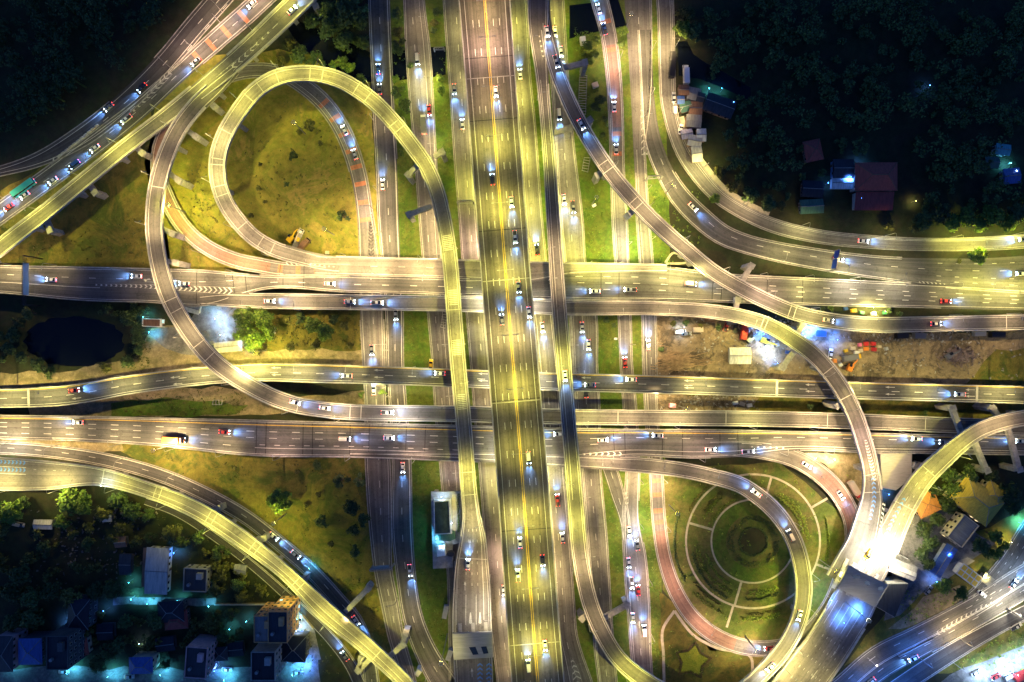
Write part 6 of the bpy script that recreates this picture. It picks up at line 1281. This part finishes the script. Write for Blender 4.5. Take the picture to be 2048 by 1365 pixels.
# parked vehicles
for x, y, rz, kind, col, lb, cg in [(1343, 133, 86, 'bus', 'black', 'long black bus parked beside the outermost eastern road', None), (1370, 152, 92, 'truck', 'white', 'white box truck parked by the roadside shacks', 'white'), (1349, 220, 88, 'van', 'white', 'white van parked beside the outermost eastern road', None), (1347, 196, 90, 'sedan', 'silver', 'silver car parked just above the white van', None), (1361, 260, 80, 'sedan', 'white', 'white car parked at the lilac roof shack', None),
                              (1360, 664, 5, 'van', 'white', 'white van parked in the north west of the dirt yard', None), (1706, 978, -58, 'truck', 'red', 'red cab truck parked beside the slip road work ground', 'beige'), (862, 729, 85, 'sedan', 'yellow', 'yellow taxi standing on the verge by the second western road', None), (1372, 668, 2, 'sedan', 'grey', 'grey car parked beside the white van in the yard', None),
                              (608, 494, 52, 'truck', 'brown', 'brown lorry parked inside the loop beside the crane truck', 'brown'), (1505, 650, 20, 'pickup', 'blue', 'blue pickup parked in the blue floodlight of the yard', None), (1452, 652, 70, 'pickup', 'red', 'red pickup parked north of the grey roofed shed', None), (1486, 660, 80, 'truck', 'red', 'red lorry at the west side of the yard floodlight', 'red'), (1470, 655, 85, 'pickup', 'black', 'black pickup parked among the yard machines', None), (1700, 715, 10, 'truck', 'yellow', 'yellow lorry parked right of the arc ramp', 'grey'), (1660, 708, 82, 'sedan', 'white', 'white car parked against the arc ramp', None),
                              (1950, 1345, 25, 'sedan', 'white', 'white car parked at the left of the bright lot', None), (1990, 1352, 25, 'sedan', 'red', 'red car parked in the middle of the bright lot', None), (2015, 1350, 27, 'van', 'silver', 'silver van parked in the bright lot', None), (2040, 1345, 25, 'truck', 'white', 'white truck parked at the right of the bright lot', 'red'), (2030, 1252, 30, 'pickup', 'beige', 'beige pickup parked at the end of the parking lane', None), (1000, 1385, 0, 'sedan', 'white', '', None),
                              (40, 1048, -12, 'van', 'beige', 'beige van parked under the waste ground trees', None), (130, 1342, 0, 'sedan', 'white', 'white car parked at the west of the village street', None), (260, 1352, 0, 'sedan', 'silver', 'silver car parked on the village street below the flat block', None), (455, 1338, 0, 'sedan', 'white', 'white car parked beside the pink lit block', None), (600, 1242, 85, 'pickup', 'white', 'white pickup parked in the apartment courtyard', None), (604, 1270, 88, 'sedan', 'blue', 'blue car parked in the apartment courtyard', None), (596, 1345, 0, 'sedan', 'grey', 'grey car parked at the courtyard gate', None), (1962, 1152 + 35, -37, 'sedan', 'white', 'white car parked below the yellow panelled kiosk', None), (1855, 1180, 50, 'sedan', 'grey', 'grey car parked at the forecourt below the blue car port', None)]:
    if lb: car(W(x, y, .05) , R(rz), kind, col, lb, False, None, cargo=cg)
# ------------------------------------------------------------------ yard machines and materials
def excavator(px, py, rz, col, label, swing=30):
    root = thing('excavator', label, 'excavator', W(px, py, .02), R(rz))
    for s in (-1, 1):
        q = MB(); q.box((0, s * 1.1, .45), (3.6, .6, .9), 0, .9); q.build('track', M_TYRE, root)
    q = MB(); q.box((-.3, 0, 1.6), (3.2, 2.4, 1.3), R(swing), .92); q.build('body', PAINT[col], root)
    m = Matrix.Rotation(R(swing), 3, 'Z'); p = m @ Vector((.7, .7, 2.4)); q = MB(); q.box(p, (1.4, 1.0, 1.5), R(swing), .85); q.build('cab', M_GLASS, root)
    P_ = [m @ Vector(v) for v in [(1.2, -.3, 1.8), (3.4, -.3, 3.6), (5.0, -.3, 2.8)]]; q = MB(); q.tube(P_, [.35, .3, .25], 6); q.build('boom', PAINT[col], root)
    P_ = [m @ Vector(v) for v in [(5.0, -.3, 2.9), (5.6, -.3, .9)]]; q = MB(); q.tube(P_, [.22, .16], 6); q.build('stick', PAINT[col], root)
    p = m @ Vector((5.4, -.3, .5)); q = MB(); q.box(p, (1.0, 1.2, .8), R(swing), .7); q.build('bucket', M_DARKM, root)
excavator(1500, 678, 20, 'grey', 'grey excavator left of the blue yard floodlight'); excavator(1528, 682, -30, 'yellow', 'yellow excavator in the glare of the blue yard floodlight', 10); excavator(583, 478, 70, 'yellow', 'small yellow excavator on the lawn beside the crane truck', -20); excavator(1698, 735, 15, 'orange', 'orange excavator right of the arc ramp in the yard', 50); excavator(1895, 712, -20, 'grey', 'dark excavator at the scrap pile in the east of the yard', 60)
# crane truck on the loop lawn
root = car(W(598, 478, .02), R(68), 'truck', 'white', 'white crane truck with a folded jib parked on the loop lawn', False, None, cargo='flat')
q = MB(); q.box((-.5, 0, 1.9), (1.8, 1.8, 1.3)); q.build('turret', PAINT['yellow'], root)
q = MB(); q.tube([(-2.2, .2, 2.7), (4.6, .2, 3.2)], [.32, .2], 6); q.build('jib', PAINT['beige'], root)
def stack(name, cat, px, py, l, w_, h, rz, m, label, n=1):
    root = thing(name, label, cat, W(px, py, .02), R(rz)); q = MB()
    if name == 'crate': l, w_, h = l * .72, w_ * .72, h * .8
    q.box((0, 0, h / 2), (l, w_, h))
    for i in range(int(l / 1.2)): q.box((-l / 2 + .6 + i * 1.2, 0, h / 2), (.14, w_ + .12, h + .08))
    q.build('body', m, root); q = MB(); q.box((0, 0, h + .08), (l * .98, w_ * .96, .12)); q.build('lid', m, root)
i = 0
for (x, y, l, w_, h, rz, c, lb) in [(1730, 688, 2.6, 2.4, 1.5, 4, 'red', 'red panel stack, top left of the red cluster in the yard'), (1744, 688, 2.6, 2.2, 1.8, -3, 'red', 'red panel stack, top right of the red cluster in the yard'), (1731, 698, 2.6, 2.2, 1.2, 2, 'orange', 'orange panel stack, bottom left of the red cluster'), (1746, 699, 2.8, 2.2, 1.5, -6, 'red', 'red panel stack, bottom right of the red cluster'), (1718, 690, 2, 2, 1.2, 5, 'pink', 'pink bin left of the red cluster'), (1758, 694, 1.6, 1.6, 1.1, 0, 'beige', 'beige crate right of the red cluster'),
                                   (1704, 697, 3, 2, 1.2, 5, 'beige', 'pale bag pile, top of the pale cluster in the yard'), (1712, 706, 3, 2.2, 1.2, -4, 'white', 'white bag pile in the pale cluster'), (1720, 702, 2.4, 2, 1, 8, 'beige', 'beige pallet right of the white bag pile'), (1692, 716, 2, 2, 1.4, 0, 'blue', 'blue drum stack at the left of the yard pallets'), (1690, 702, 2.4, 1.8, 1.2, 12, 'yellow', 'yellow crate left of the pale cluster'), (1770, 698, 1.8, 1.8, 1.8, 20, 'silver', 'silver tank near the red cluster'), (1668, 722, 2, 2.4, 1.4, 0, 'orange', 'orange crate near the arc ramp'), (1680, 730, 2, 2, 1.2, 30, 'white', 'white tote near the arc ramp'),
                                   (1460, 645, 4, 2.4, 2.4, 4, 'grey', 'grey container north of the grey roofed shed'), (1418, 640, 5, 2.4, 2.4, -6, 'brown', 'rusty container by the yard shrubs'), (1395, 660, 4, 2.2, 2.2, 3, 'beige', 'pale container beside the yard shrubs'), (1553, 690, 2.4, 2, 1.4, 15, 'silver', 'silver crate below the blue yard floodlight'), (1575, 705, 3, 2, 1.6, -12, 'blue', 'blue crate between the shed and the arc ramp'), (1600, 655, 4, 2.4, 2.2, 40, 'white', 'white cabin under the blue floodlight between ramps'), (1640, 668, 3.4, 2.4, 2.2, -4, 'blue', 'blue container right of the arc ramp top'), (1668, 662, 3, 2.2, 2, 3, 'grey', 'grey container below the flyover'), (1800, 672, 5, 2.4, 2.4, 2, 'black', 'black container below the flyover, west one'), (1835, 672, 5, 2.4, 2.4, -2, 'grey', 'dark grey container below the flyover, east one'), (1990, 670, 6, 2.4, 2.4, 0, 'black', 'black container at the east end below the flyover'), (1955, 668, 5, 2, 2, 2, 'beige', 'pale container at the east end below the flyover'),
                                   (1705, 622, 3, 2, 1.6, 4, 'yellow', 'yellow crate in the dazzling strip between viaduct and flyover'), (1722, 626, 2.6, 2, 1.4, -8, 'green', 'green crate in the dazzling strip between viaduct and flyover'), (1745, 628, 2.6, 2, 1.6, 6, 'white', 'white crate in the dazzling strip between viaduct and flyover'), (1690, 618, 2.2, 1.8, 1.4, 12, 'blue', 'blue crate at the west of the dazzling strip'), (1768, 626, 2.4, 2, 1.5, 0, 'green', 'green bin at the east of the dazzling strip'),
                                   (1470, 806, 3, 2, 1.4, 14, 'white', 'white bale, left of the pale pile by the lower ramp'), (1484, 808, 3, 2.2, 1.2, -20, 'beige', 'beige bale, middle of the pale pile by the lower ramp'), (1498, 811, 3, 2, 1.3, 8, 'white', 'white bale, right of the pale pile by the lower ramp'), (1344, 811, 4, 2.4, 1.2, -3, 'pink', 'pinkish crate beside the mast light below the viaduct'), (1165, 85, 2.4, 3.2, 2.4, 8, 'white', 'white box cabin by the canal near the dark flyover'), (1190, 172, 2.6, 2.2, 1.4, 20, 'beige', 'pale rubbish container among the verge trees'), (1188, 412, 2.4, 1.6, 1.2, 30, 'white', 'white box by the verge mast light'), (1231, 678, 1.8, 1.2, 1, 0, 'white', 'white box on the dark verge below the viaduct'), (655, 506, 2.2, 2, 1, 0, 'beige', 'beige pallet at the foot of the loop lawn'), (548, 662, 1.6, 4, 1, 8, 'white', 'white rubble bags beside the scrub trees'), (1035, 1, 1, 1, 1, 0, 'white', '')]:
    if lb: stack('container' if 'container' in lb or 'cabin' in lb else 'crate', 'container' if 'container' in lb or 'cabin' in lb else 'crate', x, y, l, w_, h, rz, PAINT[c], lb)
house(1481, 712, 8.2, 6, 3.6, .9, 0, 'white', 'grey', 'grey roofed open shed in the middle of the dirt yard', 'shed', hip=False, name='shed', win=False)
M_WOOD = plaster('weathered_timber', (.30, .21, .13), .45)
mb = MB()
for i in range(150):
    a, c_ = rng.normal() * .30, W(1360 + rng.normal() * 22, 722 + rng.normal() * 9); L = rng.uniform(4, 9); z = rng.uniform(.1, 1.4)
    d = Vector((math.cos(a), -math.sin(a) * .8 + .1, rng.normal() * .05)) * L / 2; c_.z = z + .1
    mb.tube([c_ - d, c_ + d], .13, 5)
tag(mb.build('timber_heap', M_WOOD), 'heap of loose timber poles in the west of the dirt yard', 'timber heap', None, 'stuff')
mb = MB()
for i in range(140):
    c_ = W(1918 + rng.normal() * 16, 714 + rng.normal() * 7); mb.box((c_.x, c_.y, rng.uniform(.1, 1.3)), (rng.uniform(.5, 3), rng.uniform(.3, 1), rng.uniform(.1, .6)), rng.random() * 3, 1, Matrix.Rotation(rng.normal() * .4, 3, 'X'))
tag(mb.build('scrap_heap', plaster('scrap', (.17, .13, .13), .6)), 'brownish scrap heap in the east of the dirt yard', 'scrap heap', None, 'stuff')
for nm, cnt, col, lb in (('debris', 1500, (.16, .135, .11), 'scattered dark rubble and planks on the dirt yard and waste ground'), ('scrap', 420, (.30, .29, .28), 'scattered pale sheets and sacks on the dirt yard')):
    mb = MB()
    for _ in range(cnt):
        R4 = [(1310, 636, 1660, 750), (1660, 662, 2040, 760), (1320, 790, 1520, 820), (1400, 636, 1640, 690), (1660, 660, 1960, 690)] + ([(60, 1020, 330, 1180), (400, 610, 540, 700)] if nm == 'debris' else [])
        x0, y0, x1, y1 = random.choice(R4); x, y = random.uniform(x0, x1), random.uniform(y0, y1)
        if random.random() < .6: x, y = x0 + (x1 - x0) * (.5 + .22 * math.sin(x * .09) + random.uniform(-.08, .08)), y0 + (y1 - y0) * (.4 + .3 * math.sin(x * .05) + random.uniform(-.15, .15))
        c_ = W(x, y)
        if on_road(c_.x, c_.y, 2, .5): continue
        mb.box((c_.x, c_.y, .12), (random.uniform(.2, 1.5), random.uniform(.15, .8), random.uniform(.15, .7)), random.uniform(0, 3), .8)
    tag(mb.build(nm, plaster(nm + '_mix', col, .7)), lb, 'debris', None, 'stuff')
# lattice frames lying on the eastern verge
for (x, y, l, w_, rz, lb) in [(1165, 190, 17, 3.2, 88, 'long steel lattice frame lying on the eastern verge'), (1172, 330, 6, 2.6, 80, 'short steel lattice frame lying on the eastern verge'), (888, 640, 7, 2, 82, 'stack of pale concrete sleepers on the western verge'), (436, 805, 4, 2, 0, 'small steel frame lying on the sandy strip')]:
    root = thing('lattice_frame', lb, 'steel frame', W(x, y, .05), R(rz)); q = MB()
    for s in (-1, 1): q.box((0, s * w_ / 2, .35), (l, .2, .25))
    q.build('rail', M_STEEL, root); q = MB(); n = int(l / 1.1)
    for i in range(n + 1): q.box((-l / 2 + l * i / n, 0, .55), (.2, w_ + .3, .15), (i % 3 - 1) * .12)
    q.build('rung', M_CON, root)
